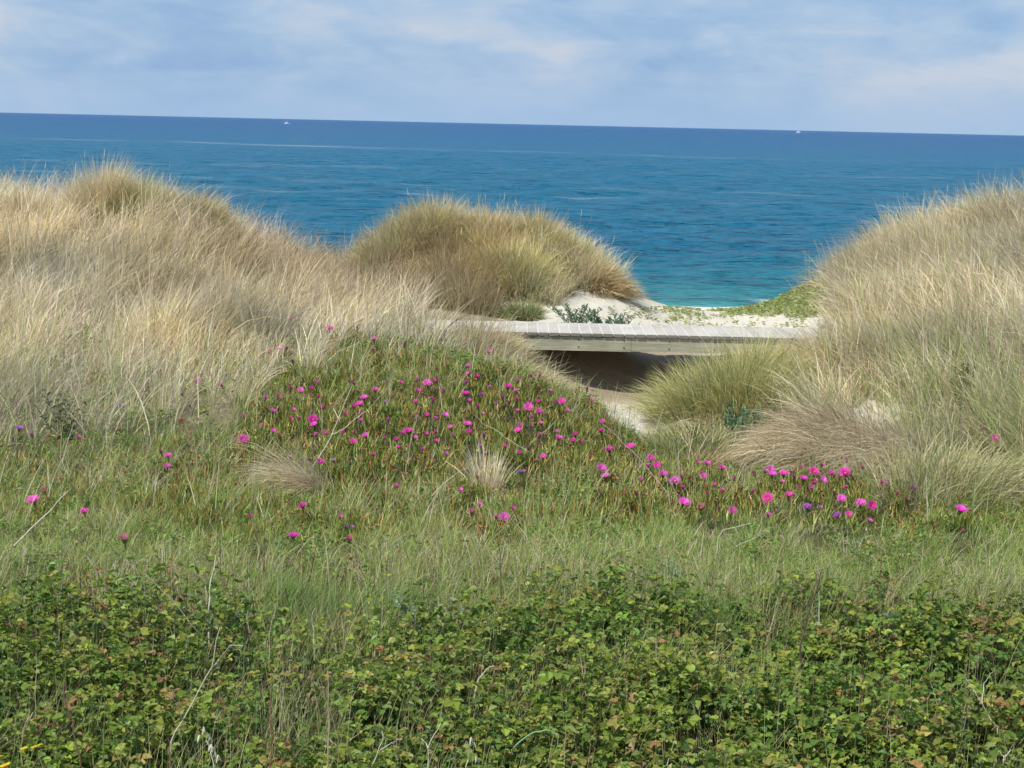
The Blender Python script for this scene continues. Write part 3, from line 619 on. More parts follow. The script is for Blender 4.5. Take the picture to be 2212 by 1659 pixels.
tussock('dull straw grass clump lying over the brambles by the lower middle', 655, 0, .42, 1600, .42, [(.36, .34, .14), STRAW, OLIVE], [3, 2, 3], Y=8.9, fan=.4, az=3.0, lean=.8, droop=1.0, W_=.004)

# mixed meadow grass: between the dunes and the brambles
def dens_mid(px, py, x, y):
    d = sstep(9.6, 12.0, y+(fbm(x*1.1, y*1.1, 71)-.5)*3.0)*(1-sstep(14.3, 16.2, y))
    d = d+(.16+.35*sstep(.45, .65, fbm(x*1.5, y*1.5, 77)))*inpoly(px, py, ICE)*(y > 14)
    left = (px < np.interp(py, [330, 380, 430, 480, 530], [330, 300, 270, 250, 200]))*(py > 365)
    d = np.maximum(d, .5*left*(1-sstep(17.3, 20.5, y))*(y > 13)); d = np.maximum(d, .42*(px > 860)*(py > 440)*(y > 13))
    return d
x, y = scatter(-7, 7, 9, 22, 450000); px, py, z = zone(x, y)
ok = (rng.random(len(x)) < dens_mid(px, py, x, y)); shrt = clear_of_flowers(x, y, .25, .05)
x, y, z, px, py, shrt = x[ok], y[ok], z[ok], px[ok], py[ok], shrt[ok]; N = len(x)
g = fbm(x*.9, y*1.5, 72)
c1 = pick(N, [(.22, .32, .06), (.30, .39, .095), (.14, .23, .04), (.41, .45, .18), STRAW, (.28, .21, .09)], [5, 5, 3.5, 2.5, 1.8, 1.6]); c2 = pick(N, [(.42, .44, .17), (.28, .38, .09), STRAW, GREYT, BROWN, (.26, .18, .08)], [3, 4, 1.5, 1.5, 1, 1.5])
s = (sstep(.45, .62, g)*.7+.3*(y > 15.5))[:, None] > rng.random((N, 1)); c = np.where(s, c2, c1)
A_ = rng.normal(.6, 1.7, N)+(fbm(x*.7, y*.7, 73)-.5)*5; le = rng.uniform(.15, 1.15, N)
mb = MB(); add_blades(mb, np.stack([x, y, z-.01], 1), A_, le*.4, le*1.5+rng.uniform(0, .5, N), rng.uniform(.10, .33, N)*(.5+g)*np.where(shrt, 1, .33), .0042*rng.uniform(.6, 1.4, N), c, 3, tipcol=c*1.1+np.array([.03, .02, 0]))
tag(mb.build('meadow_grass', M_GRASS), 'short green and straw coloured grass on the slope above the brambles', 'meadow grass', kind='stuff')

# ice plant carpet: upright finger leaves
def dens_ice(px, py, x, y):
    w1 = (fbm(x*1.8, y*1.8, 74)-.5)*44+rng.normal(0, 7, len(x))
    return inpoly(px+w1, py+w1, ICE)*(.30+.70*sstep(.32, .55, fbm(x*1.2, y*1.2, 75)+.25*((px > 300)&(px < 620)&(py < 470))))
x, y = scatter(-6, 6, 13, 24.5, 420000); px, py, z = zone(x, y); ok = rng.random(len(x)) < dens_ice(px, py, x, y); ok &= clear_of_flowers(x, y, .1, .3, .05)
x, y, z = x[ok], y[ok], z[ok]; N = len(x); hn = fbm(x*3.0, y*3.0, 76)**1.3*1.5
c = pick(N, [(.14, .21, .045), (.21, .29, .055), (.09, .14, .03), (.31, .32, .08), (.42, .18, .07), (.36, .42, .10)], [5, 5, 3, 3, 1.8, 2.2]); tipc = c*np.array([1.25, 1.0, .9])
mb = MB(); add_blades(mb, np.stack([x, y, z-.02+hn*.06], 1), rng.uniform(0, TAU, N), rng.uniform(0, .5, N), rng.uniform(.1, 1.1, N), rng.uniform(.06, .17, N)*(.6+.6*hn), .0125*rng.uniform(.7, 1.2, N), c, 2, tipcol=tipc)
# withered flower heads among the leaves
nw = 1600; x, y = scatter(-5, 5, 13.5, 24, nw*3); px, py, z = zone(x, y); ok = rng.random(len(x)) < dens_ice(px, py, x, y)*.8; x, y, z = x[ok], y[ok], z[ok]
k = np.repeat(np.arange(len(x)), 9); A_ = rng.uniform(0, TAU, len(k)); cc = pick(len(x), [(.38, .14, .06), (.46, .22, .10), (.30, .10, .06)], [3, 3, 2])[k]
hz = rng.uniform(.08, .13, len(x))[k]
add_blades(mb, np.stack([x[k], y[k], z[k]+hz], 1), A_, .5, 1.2, .032, .012, cc, 2)
x, y = scatter(-5, 5, 13.3, 23.5, 5200); px, py, z = zone(x, y); ok = (rng.random(len(x)) < dens_ice(px, py, x, y)) & clear_of_flowers(x, y, .3, .1); x, y, z = x[ok], y[ok], z[ok]; N = len(x); le = rng.uniform(.0, .8, N)
ml = MB(); add_blades(ml, np.stack([x, y, z], 1), rng.normal(.4, 1.5, N), le*.6, le*1.5, rng.uniform(.25, .6, N), .007, pick(N, [STRAW, (.42, .44, .18), (.30, .38, .12), (.34, .24, .12)], [3, 3, 3, 1]), 4)
tag(ml.build('straggling_grass', M_GRASS), 'longer straggling grass blades growing up through the ice plant carpet', 'straggling grass', kind='stuff')
tag(mb.build('ice_plant_leaves', M_ICE), 'carpet of fleshy green ice plant leaves with withered red heads', 'ice plant carpet', kind='stuff')

# ---- leaf makers
def add_leaflets(mb, P, D, U, L, Wd, col, fold=.25, vary=.06):
    """ovate leaflets: P base, D direction, U up normal (N,3)"""
    N = len(P); S = np.cross(D, U); S /= np.linalg.norm(S, axis=1)[:, None]+1e-9; U2 = np.cross(S, D)
    out_ = [(0, 0, 0), (.32, -.72, 1), (.62, -1.0, 1), (.86, -.55, .6), (1.0, 0, -.15), (.86, .55, .6), (.62, 1.0, 1), (.32, .72, 1)]
    V = np.zeros((N, 8, 3)); L = np.broadcast_to(L, (N,)); Wd = np.broadcast_to(Wd, (N,))
    for i, (t, s_, h) in enumerate(out_):
        V[:, i] = P+D*(t*L)[:, None]+S*(s_*Wd*.5)[:, None]+U2*((h*fold*Wd*.5 if abs(s_) > 0 else h*L)*(1+rng.normal(0, .3, N)))[:, None]-U2*((t*t*.18)*L)[:, None]
    b_ = (np.arange(N)*8)[:, None]
    cc = np.repeat(col, 8, 0)*(1+rng.normal(0, vary, (N*8, 1)))
    mb.add(V.reshape(-1, 3), {5: np.concatenate([b_+np.array([[0, 1, 2, 3, 4]]), b_+np.array([[0, 4, 5, 6, 7]])])}, np.clip(cc, .004, 1))
def unit(v): return v/(np.linalg.norm(v, axis=1)[:, None]+1e-9)

# brambles: dense low shoots of three-part leaves
def bramble_height(x, y): return .04+.42*fbm(x*1.5, y*1.5, 81)+.10*fbm(x*5, y*5, 83)
ns = 16500; x, y = scatter(-6.2, 6.2, 6.2, 13.0, ns); px, py, z = zone(x, y)
far = 10.7+.9*sstep(380, 560, px)+(fbm(x*.9, y*.3, 82)-.5)*1.8-.4*(px < 380)*(px > 250)
ok = (rng.random(ns) < 1-sstep(-1.5, 1.2, y-far)) & (rng.random(ns) < .12+.88*sstep(.36, .50, fbm(x*2.2, y*2.2, 87))); x, y, z = x[ok], y[ok], z[ok]; ns = len(x)
ht = bramble_height(x, y)*rng.uniform(.75, 1.2, ns)
kind = fbm(x*1.6, y*1.6, 84)
base = pick(ns, [(.235, .31, .055), (.18, .265, .042), (.12, .21, .035), (.27, .28, .075), (.29, .20, .085), (.09, .16, .03)], [5, 5, 4, 2, 1.2, 3], .18)
fresh = pick(ns, [(.17, .28, .05), (.12, .22, .04)], [1, 1], .1); base = np.where((kind > .66)[:, None], fresh, base)
nl = 9; k = np.repeat(np.arange(ns), nl); t = np.tile(np.linspace(.30, 1, nl), ns)+rng.normal(0, .04, ns*nl)
la = rng.uniform(0, TAU, ns)[k]+np.tile(np.arange(nl)*2.4, ns)+rng.normal(0, .3, ns*nl); pe_ = rng.uniform(.03, .085, ns*nl)*(1.25-.5*t)
sa = rng.uniform(0, TAU, ns); sl = rng.uniform(0, .35, ns)
bx_ = x[k]+np.cos(sa[k])*sl[k]*t*ht[k]; by_ = y[k]+np.sin(sa[k])*sl[k]*t*ht[k]; bz_ = z[k]+t*ht[k]
ex = np.stack([np.cos(la), np.sin(la), 0*la], 1)
Pl = np.stack([bx_, by_, bz_], 1)+ex*pe_[:, None]+np.array([0, 0, .01])
colr = base[k]*(1+rng.normal(0, .10, (len(k), 1))); young = (t > .85)[:, None]
colr = np.where(young, colr*np.array([1.22, 1.05, .95]), colr)
mb = MB(); size = rng.uniform(.024, .070, len(k))*(.75+.5*rng.random(ns)[k])*(1.15-.4*t)
for da in (0, 1.15, -1.15):
    dd = la+da; elev = rng.normal(.0, .35, len(k))+.2*(t > .8)
    D = unit(np.stack([np.cos(dd)*np.cos(elev), np.sin(dd)*np.cos(elev), np.sin(elev)], 1))
    U = unit(np.array([0, 0, 1.0])+rng.normal(0, .38, (len(k), 3)))
    add_leaflets(mb, Pl, D, U, size*(1 if da == 0 else .85), size*rng.uniform(.72, .9, len(k)), colr)
# their stems
sel = rng.random(ns) < .7; xs_, ys_, zs_, hs_ = x[sel], y[sel], z[sel], ht[sel]
add_blades(mb, np.stack([xs_, ys_, zs_], 1), sa[sel], sl[sel]*.6, sl[sel]*1.2, hs_*1.05, .006, pick(len(xs_), [(.20, .10, .05), (.16, .17, .05), (.28, .13, .08)], [2, 2, 1]), 3)
tag(mb.build('bramble_leaves', M_LEAF), 'low green and bronze bramble thicket across the foreground', 'brambles', kind='stuff')
# thin dry grass growing through the brambles
x, y = scatter(-6, 6, 6.5, 12.3, 34000); px, py, z = zone(x, y); g = fbm(x*1.1, y*1.1, 86); ok = rng.random(len(x)) < .16+.9*sstep(.48, .64, g); x, y, z = x[ok], y[ok], z[ok]; N = len(x)
mb = MB(); A_ = rng.normal(.3, 1.3, N); le = rng.uniform(.1, .7, N)
c = pick(N, [(.48, .44, .22), (.30, .34, .12), (.22, .30, .10), (.40, .30, .17)], [3, 3, 2, 1])
add_blades(mb, np.stack([x, y, z+.05], 1), A_, le*.4, le*1.9, rng.uniform(.22, .50, N), .0034, c, 4)
x, y = scatter(-6, 6, 6.5, 12.6, 4600); z = H(x, y); N = len(x); A_ = rng.uniform(0, TAU, N); le = rng.uniform(.0, .5, N)
add_blades(mb, np.stack([x, y, z], 1), A_, le, le*1.5, bramble_height(x, y)*rng.uniform(1.0, 1.5, N), .0055, pick(N, [(.26, .12, .07), (.50, .42, .30), (.14, .09, .05), (.62, .55, .42)], [3, 2, 3, 1.5]), 4)
tag(mb.build('wiry_grass', M_GRASS), 'thin wiry grass blades poking up through the bramble thicket', 'wiry grass', kind='stuff')

# creeping plants on the sand behind the boardwalk
x, y = scatter(-.5, 6.5, 27.7, 35.5, 26000); px, py, z = zone(x, y)
band = np.interp(px, [560, 620, 640, 700, 730, 790, 840], [.0, .04, .25, .28, .7, 1.0, 1.0])*np.where(px < 725, (py < 320)*(py > 309), (py < np.interp(px, [725, 800], [315, 318])))
nn_ = fbm(x*3, y*3, 88); d = band*sstep(.38, .52, nn_+.22*(px > 735)*(py < 315))+.10*(px > 610)*(nn_ > .45)*(py > 309)
ok = rng.random(len(x)) < d; x, y, z = x[ok], y[ok], z[ok]; N = len(x)
k = np.repeat(np.arange(N), 3); A_ = rng.uniform(0, TAU, len(k)); el = rng.uniform(-.1, .7, len(k))
D = np.stack([np.cos(A_)*np.cos(el), np.sin(A_)*np.cos(el), np.sin(el)], 1); U = unit(np.array([0, 0, 1.0])+rng.normal(0, .3, (len(k), 3)))
P = np.stack([x[k], y[k], z[k]+rng.uniform(.005, .05, len(k))], 1)
mb = MB(); add_leaflets(mb, P, D, U, rng.uniform(.03, .06, len(k)), .03, pick(len(k), [(.36, .42, .13), (.44, .48, .18), (.25, .32, .11), (.46, .40, .22)], [4, 4, 2, 1]))
tag(mb.build('creeping_plants', M_LEAF), 'low yellow green creeping plants on the white sand behind the boardwalk', 'creeping plants', kind='stuff')
x, y = scatter(-1.2, 4.6, 21.5, 33.5, 5000); px, py, z = zone(x, y); ok = inpoly(px, py, SAND) & (rng.random(len(x)) < .1+.9*sstep(.5, .7, fbm(x*2, y*2, 95))) & ~((y > 25.9) & (y < 27.5)); x, y, z = x[ok], y[ok], z[ok]; N = len(x)
mb = MB(); add_blades(mb, np.stack([x, y, z+.004], 1), rng.uniform(0, TAU, N), 1.35, 1.6, rng.uniform(.03, .16, N), .007, pick(N, [(.40, .32, .2), (.24, .18, .11), (.55, .48, .34)], [2, 2, 1]), 2)
tag(mb.build('dry_litter', M_GRASS), 'scattered dead grass bits lying on the pale sand', 'plant litter', kind='stuff')
# small leafy patches in the meadow and dune foot
x, y = scatter(-5.5, 5.5, 12, 23, 22000); px, py, z = zone(x, y); ok = (rng.random(len(x)) < sstep(.54, .66, fbm(x*2.2, y*2.2, 90))*.9) & ((py > 335)) & ~inpoly(px, py, SAND) & ((px < 640) | (py > 460)) & clear_of_flowers(x, y, .2, .1)
x, y, z = x[ok], y[ok], z[ok]; N = len(x); k = np.repeat(np.arange(N), 4); A_ = rng.uniform(0, TAU, len(k)); el = rng.uniform(-.2, .7, len(k))
D = np.stack([np.cos(A_)*np.cos(el), np.sin(A_)*np.cos(el), np.sin(el)], 1); U = unit(np.array([0, 0, 1.0])+rng.normal(0, .4, (len(k), 3)))
mb = MB(); add_leaflets(mb, np.stack([x[k], y[k], z[k]+rng.uniform(.06, .2, len(k))], 1), D, U, rng.uniform(.025, .045, len(k)), .026, pick(N, [(.20, .32, .06), (.32, .36, .08), (.12, .24, .05), (.34, .20, .08)], [4, 3, 3, .8])[k])
tag(mb.build('small_leaves', M_LEAF), 'small bright leafy weeds mixed into the grass and flower slope', 'leafy weeds', kind='stuff')

# ---- single plants
def leafy_plant(name, label, px, Y, rad, nst, h, leafL, leafW, cols, wts, spread=.35, cat=None, nlf=16, up=.5, group=None):
    x0 = at(px, 400, Y)[0]; z0 = float(H(x0, Y)); root = np.array([x0, Y, z0])
    e = empty(name, root); tag(e, label, cat or name.replace('_', ' '), group)
    st = MB(); lf = MB()
    for i in range(nst):
        a = rng.uniform(0, TAU); r = rad*math.sqrt(rng.random()); b0 = np.array([math.cos(a)*r*.5, math.sin(a)*r*.5, 0]); b0[2] = float(H(x0+b0[0], Y+b0[1]))-z0-.01
        hh = h*rng.uniform(.7, 1.1); tip = b0+np.array([math.cos(a)*r*spread*2+rng.normal(0, .02), math.sin(a)*r*spread*2, hh])
        mid = (b0+tip)/2+np.array([0, 0, hh*.1]); st.tube([b0, mid, tip], [.006, .005, .003], (.22, .22, .10), 5)
        t = np.linspace(.12, 1, nlf)[:, None]; pos = b0*(1-t)**2+mid*2*t*(1-t)+tip*t**2
        A_ = np.arange(nlf)*2.4+rng.uniform(0, 6); el = up+rng.normal(0, .2, nlf)+t[:, 0]*.35
        D = np.stack([np.cos(A_)*np.cos(el), np.sin(A_)*np.cos(el), np.sin(el)], 1)
        U = unit(np.array([0, 0, 1.0])+rng.normal(0, .25, (nlf, 3))-D*.2)
        add_leaflets(lf, pos, D, U, leafL*rng.uniform(.7, 1.1, nlf)*(1.15-.4*t[:, 0]), leafW, pick(nlf, cols, wts))
    st.build('stem', M_STEM, e); lf.build('leaves', M_LEAF, e)
BG = [(.13, .22, .14), (.20, .30, .19), (.10, .17, .10), (.28, .36, .24)]
leafy_plant('sea_spurge', 'blue green bushy spurge at the boardwalk back edge, left of the pair', 574, 27.9, .24, 16, .30, .085, .02, BG, [3, 4, 2, 2], spread=.7, up=.75, group='blue green spurge plants')
leafy_plant('sea_spurge', 'blue green upright spurge at the boardwalk back edge, right of the pair', 607, 27.8, .26, 20, .30, .10, .02, BG, [3, 4, 2, 2], spread=.45, up=.95, group='blue green spurge plants')
leafy_plant('sea_spurge', 'blue green spurge growing from the side of the round tussock', 745, 19.6, .22, 18, .40, .09, .018, [(.09, .22, .11), (.16, .32, .18), (.07, .15, .08)], [3, 4, 2], spread=.4, up=1.0, group='blue green spurge plants')
leafy_plant('withered_dock', 'rusty brown withered plant on the front of the round tussock', 703, 19.7, .16, 9, .36, .05, .022, [(.40, .20, .09), (.46, .27, .13), (.30, .15, .08)], [3, 3, 2], spread=.8, up=.3)
leafy_plant('dark_shrublet', 'narrow dark green shrublet standing in tan grass on the right dune', 962, 19.8, .09, 10, .44, .06, .022, [(.10, .13, .04), (.15, .17, .06), (.07, .09, .03)], [3, 3, 2], spread=.3, up=.9)
leafy_plant('leafy_weed', 'yellow green leafy weed on the sandy patch of the right dune', 871, 19.4, .2, 10, .12, .05, .04, [(.28, .34, .08), (.16, .24, .06)], [3, 2], spread=1.2, up=.2)
leafy_plant('leafy_weed', 'blue green leafy weed in the grass above the right brambles', 676, 12.6, .13, 9, .22, .08, .025, [(.13, .27, .12), (.20, .36, .18)], [3, 2], spread=.8, up=.6)
leafy_plant('leafy_weed', 'grey green leafy weed on top of the brambles near the middle', 442, 10.9, .16, 12, .36, .05, .034, [(.22, .32, .18), (.30, .40, .24)], [3, 2], spread=.9, up=.3)
leafy_plant('leafy_weed', 'bright yellow green weed with large leaves at the brambles far left edge', 102, 11.0, .14, 9, .34, .06, .05, [(.25, .36, .06), (.16, .30, .05)], [3, 2], spread=.9, up=.2)
leafy_plant('leafy_weed', 'dark thistle like weed in tan grass at the picture left', 66, 18.3, .16, 8, .5, .07, .03, [(.13, .16, .08), (.2, .22, .12)], [3, 2], spread=.7, up=.4)

# ---- dry stems and twigs (polyline in the picture, base first)
def stem(name, label, pts, r=.003, col=(.55, .48, .36), branches=(), cat=None, Y=None, up=.0, lean=.0, group=None, ybase=None):
    bpx, bpy_ = pts[0]
    if Y is None: up = .32 if bpy_ > 580 else (.16 if bpy_ > 500 else max(up, .10))
    P0 = hit(bpx, bpy_, up) if Y is None else at(bpx, bpy_, Y)
    Yb = P0[1]; n_p = len(pts)
    P3 = [at(a, b_, Yb+lean*i/(n_p-1)) for i, (a, b_) in enumerate(pts)]
    g0 = float(H(P3[0][0], P3[0][1]))
    root = np.array([P3[0][0]+rng.normal(0, .01), P3[0][1]+.01, min(g0-.02, P3[0][2]-.02)])
    P3 = [root]+P3
    # resample with a little crookedness
    Q = []
    for a, b_ in zip(P3[:-1], P3[1:]):
        ln = np.linalg.norm(b_-a); m_ = max(2, int(ln/.05))
        for j in range(m_): Q.append(a+(b_-a)*j/m_+rng.normal(0, .0035, 3)*(j > 0))
    Q.append(P3[-1]); Q = np.array(Q)-root; rad = np.linspace(r*1.25, r*.55, len(Q))
    e = empty(name, root); tag(e, label, cat or name.replace('_', ' '), group)
    mb = MB(); mb.tube(Q, rad, col, 5); mb.build('stalk', M_STEM, e)
    for br in branches:
        B = [at(a, b_, Yb+rng.normal(0, .03)*i) for i, (a, b_) in enumerate(br)]
        k_ = np.argmin(np.linalg.norm(Q+root-B[0], axis=1)); B[0] = Q[k_]+root
        Bq = []
        for a, b_ in zip(B[:-1], B[1:]):
            for j in range(5): Bq.append(a+(b_-a)*j/5+rng.normal(0, .002, 3)*(j > 0))
        Bq.append(B[-1]); mb = MB(); mb.tube(np.array(Bq)-root, np.linspace(r*.75, r*.35, len(Bq)), col, 5); mb.build('twig', M_STEM, e)
    return e
PT = (.62, .55, .43); TT = (.48, .40, .28); DK = (.10, .065, .045); RB = (.22, .10, .07)
G1 = 'dry stems standing in the grass'
stem('dead_stem', 'pale curved dead stem slanting up right at the left picture edge', [(14, 546), (25, 535), (48, 513), (68, 491)], .0055, PT, group=G1)
stem('dead_stem', 'short thick white dead stem standing upright left of the green clump', [(209, 606), (211, 579), (216, 555)], .0045, (.72, .68, .60), group=G1)
stem('dead_stem', 'long thin tan stem leaning left above the brambles at left', [(197, 631), (171, 598), (156, 584), (143, 573)], .003, TT, group=G1)
stem('dead_stem', 'small forked grey stem in the grass left of the white stem', [(99, 586), (97, 573), (87, 556)], .003, (.5, .5, .5), group=G1)
stem('dead_stem', 'tall pale branching stem rising from the brambles, left of the middle', [(171, 742), (194, 700), (212, 667), (220, 628)], .0032, PT, [[(211, 669), (222, 656), (231, 645), (243, 646)], [(185, 716), (176, 702), (165, 690)]], up=.1, group=G1)
stem('dead_stem', 'straight rosy brown stem upright among the bramble leaves, lower middle', [(328, 753), (328, 710), (327.6, 671)], .0032, (.5, .36, .26), [[(330, 735), (336, 745), (338, 752)]], up=.1, group=G1)
stem('dead_stem', 'thin brown stem beside the green clump at the bramble edge', [(269, 637), (272, 620), (276, 604)], .0028, TT, group=G1)
stem('dead_stem', 'pale short stem right of the green clump at the bramble edge', [(314, 630), (312, 620), (315, 608)], .003, PT, group=G1)
stem('dead_stem', 'dark upright stem alone in the green grass above the middle', [(501, 587), (500, 565), (498, 541)], .0045, DK, [[(500, 560), (505, 552)]], group=G1)
stem('dead_stem', 'dark crooked stem with a bud above the right brambles', [(800, 649), (808, 614), (815, 595), (821, 572)], .006, DK, [[(815, 595), (822, 585)], [(820, 578), (814, 569)]], group=G1)
stem('dead_stem', 'short white stem beside the dark crooked stem', [(819, 610), (818.7, 592)], .0035, (.66, .62, .54), group=G1)
stem('dead_stem', 'pale forked twig in the brambles at the right edge', [(998, 727), (986, 711), (976, 694), (966, 679)], .003, PT, [[(980, 700), (984, 683), (993, 672)]], up=.1, group=G1)
stem('dead_stem', 'bone pale stem lying at a slant above the right brambles', [(717, 551), (718, 538), (723, 530), (751, 523.5)], .0032, PT, group=G1)
stem('dead_stem', 'thin grey stem hooked over in the grass right of the bone pale one', [(733, 548), (757, 537), (762, 528), (761, 515)], .0026, (.5, .47, .4), group=G1)
stem('dead_stem', 'long reddish stem leaning left toward the sand, crossing the flowers', [(673, 499.5), (667, 492), (652, 474), (634.5, 453.5), (600, 421)], .0045, (.58, .40, .32), group=G1)
stem('dead_stem', 'thin grey stem crossing below the long reddish one', [(677, 494), (668, 480), (661, 467)], .0028, (.5, .45, .42), group=G1)
stem('dead_stem', 'pale curved branch standing among the flowers left of the middle', [(312, 468), (325, 448), (331.7, 435.4), (343.4, 406.5), (351.6, 386.6)], .0052, PT, [[(331, 437), (345, 428), (356, 418), (368, 410), (388, 388)], [(337, 420), (333, 408), (340, 396)]], group=G1)
stem('dead_stem', 'dark brown thick twig behind the bent-over tussock', [(305, 462), (312, 450), (323, 438)], .008, (.16, .10, .06), group=G1)
stem('dead_stem', 'thin pale upright stalk left of the curved branch', [(322, 428), (322, 410), (320, 398)], .003, PT, group=G1)
stem('dead_stem', 'long tan stalk sloping down right above the straw tuft', [(532, 453.5), (510, 440), (492.6, 428), (484, 425), (476, 415.6)], .0038, PT, group=G1)
stem('dead_stem', 'tan stalk left of the straw tuft, standing among flowers', [(406, 470), (409, 452), (411, 437), (416, 422), (420, 409)], .0036, TT, [[(408, 462), (415, 450)]], group=G1)
stem('dead_stem', 'thin tan stalk slanting up right from the straw tuft', [(530, 444), (540, 435), (549, 428), (558, 419)], .0034, TT, group=G1)
stem('dead_stem', 'tan stalk slanting up right above the largest flower pair', [(576, 479), (584, 462), (591, 447)], .0034, TT, group=G1)
stem('dead_stem', 'pale hooked stalk right of the middle of the brambles', [(474.6, 697), (477, 684), (481.5, 676), (487, 669), (494, 666)], .0034, PT, up=.15, group=G1)
stem('dead_stem', 'thin straight tan stem in the brambles at the left edge', [(36, 709), (36, 680), (36, 653)], .0026, TT, up=.15, group=G1)
stem('dead_stem', 'crooked grey stem below the thin straight one at the left edge', [(22, 741), (26, 722), (30, 709)], .003, TT, [[(26, 722), (33, 712)]], up=.1, group=G1)
stem('dead_stem', 'forked pale stem at the bottom edge left of the hooked stalk', [(428, 766), (428, 748), (434, 735), (441, 723)], .0032, PT, [[(428, 750), (422, 738), (417, 730)]], up=.1, group=G1)
stem('dead_stem', 'thin forked stem at the bottom edge, left of the pale forked one', [(372, 766), (378, 752), (382, 742), (382, 731)], .0028, PT, [[(377, 755), (390, 744), (396, 741)]], up=.1, group=G1)
stem('dead_stem', 'small white Y shaped twig at the bottom right corner', [(1003, 765), (1004, 757), (1011, 750)], .0034, PT, [[(1004, 757), (998, 751)]], up=.05, group=G1)
stem('bramble_cane', 'dark red brown cane upright in the brambles at lower left', [(80, 757), (74, 735), (66, 705), (63.7, 681)], .0042, RB, up=.1, cat='bramble cane')
stem('bramble_cane', 'red brown cane upright in the brambles, left of the middle', [(271, 760), (271, 715), (272, 676)], .0042, RB, up=.1, cat='bramble cane')
stem('bramble_cane', 'short red cane at the bottom edge below the branching stem', [(170, 767), (169, 752), (168, 738)], .004, RB, up=.1, cat='bramble cane')
stem('bramble_cane', 'dark slanting cane in the brambles right of the middle', [(692, 628), (697, 618), (702, 608)], .005, DK, up=.1, cat='bramble cane')
for pth, lb in (([(512, 750), (522, 740), (535, 732), (546, 730), (553, 732), (558, 741), (556, 750), (552, 757)], 'blue green grass blade looped into an arch at the bottom middle'),):
    stem('arching_sedge', lb, pth, .004, (.22, .36, .18), up=.1, cat='sedge')
G2 = 'tall thin reeds on the right dune edge'
for i, (a, b_) in enumerate([((822, 268), (814, 240)), ((829, 268), (819, 241)), ((835, 268), (825, 238)), ((846, 259), (832, 238))]):
    stem('reed', ['leftmost', 'second', 'third', 'rightmost'][i]+' of four thin pale reeds rising over the right dune edge', [a, ((a[0]+b_[0])/2+1, (a[1]+b_[1])/2), b_], .0038, (.55, .48, .40), Y=24.6, cat='reed', group=G2)
# wild oats with bleached hanging heads
def oat(label, pts, heads):
    e = stem('wild_oat', label, pts, .0028, (.62, .60, .40), up=.1)
    root = np.array(e.location); Y = root[1]
    for a, b_ in heads:
        h0 = (at(a, b_, Y-.02)-root)[None, :]; sm = MB()
        add_blades(sm, np.repeat(h0, 3, 0), rng.uniform(0, TAU, 3), 2.5, 2.9, .038, .009, np.array([.78, .76, .58]), 3)
        sm.build('seed_head', M_GRASS, e)
oat('wild oat with bleached hanging seed heads among brambles, lower left of the middle', [(214, 766), (210, 750), (204, 728)], [(204, 727), (207, 732), (210, 737), (206, 740), (211, 744), (199, 735), (215, 752), (218, 755), (213, 747)])
oat('wild oat with a drooping white head at the bottom edge below the hooked stalk', [(466, 766), (469, 750), (471, 737)], [(471, 737), (467, 741), (474, 742), (469, 746), (476, 756)])
# yellow daisies
def daisy_meshes():
    mb = MB(); nn = 24; an = np.arange(nn)*TAU/nn
    add_blades(mb, np.stack([np.cos(an)*.3, np.sin(an)*.3, 0*an], 1), an, 1.2, 1.6, .72, .2, np.array([.95, .78, .02]), 3, flat=.2)
    o = mb.build('petals', M_LEAF); me1 = o.data; bpy.data.objects.remove(o)
    mb = MB(); mb.tube([(0, 0, -.12), (0, 0, .05), (0, 0, .16), (0, 0, .2)], [.2, .36, .28, .08], (.80, .46, .02), 9); o = mb.build('disc', M_LEAF); me2 = o.data; bpy.data.objects.remove(o)
    return me1, me2
d1, d2 = daisy_meshes()
for (px_, py_, w, lb) in ((36, 748.5, 12, 'largest and rightmost yellow daisy at the bottom left corner'), (24, 750, 7, 'small yellow daisy just left of the largest one'), (1, 757, 8, 'yellow daisy cut by the left picture edge'), (5, 766, 11, 'lowest yellow daisy in the bottom left corner'), (389, 575, 3.4, 'tiny lone yellow daisy in the green grass, left of the dark stem')):
    P = hit(px_, py_, .50 if py_ > 700 else .32); P = P+np.array([0, 0, .50 if py_ > 700 else .32]); r_ = w*P[1]/F/2*1.35
    e = empty('yellow_daisy', P); e.rotation_euler = (rng.normal(.25, .1), rng.normal(0, .12), rng.uniform(0, 6)); tag(e, lb, 'daisy', 'yellow daisies')
    for nm, me in (('petals', d1), ('disc', d2)):
        o = bpy.data.objects.new(nm, me); C.objects.link(o); o.parent = e; o.scale = (r_,)*3
    mb = MB(); mb.tube([(0, 0, 0), (.005, .01, -.18), (0, .02, -.55)], [.0018, .002, .0025], (.2, .26, .08), 5); mb.build('stem', M_STEM, e)

# ------------------------------------------------------------------ light
SUN_EL, SUN_AZ = math.radians(54), math.radians(-134)     # azimuth from +Y (view direction), negative = left
sd = Vector((math.sin(SUN_AZ)*math.cos(SUN_EL), math.cos(SUN_AZ)*math.cos(SUN_EL), math.sin(SUN_EL)))
ld = bpy.data.lights.new('sun', 'SUN'); ld.energy = 4.9; ld.angle = math.radians(.53); ld.color = (1, .955, .88)
lo = bpy.data.objects.new('sun', ld); C.objects.link(lo); lo.rotation_euler = sd.to_track_quat('Z', 'Y').to_euler()
w = bpy.data.worlds.new('World'); SC.world = w; w.use_nodes = True; n = w.node_tree.nodes; l = w.node_tree.links; n.clear()
out = n.new('ShaderNodeOutputWorld'); bg = n.new('ShaderNodeBackground'); sky = n.new('ShaderNodeTexSky'); sky.sky_type = 'NISHITA'; sky.sun_disc = False
sky.sun_elevation = SUN_EL; sky.sun_rotation = SUN_AZ; sky.air_density = 1.2; sky.dust_density = .6; sky.ozone_density = 2.0
tc = n.new('ShaderNodeTexCoord')
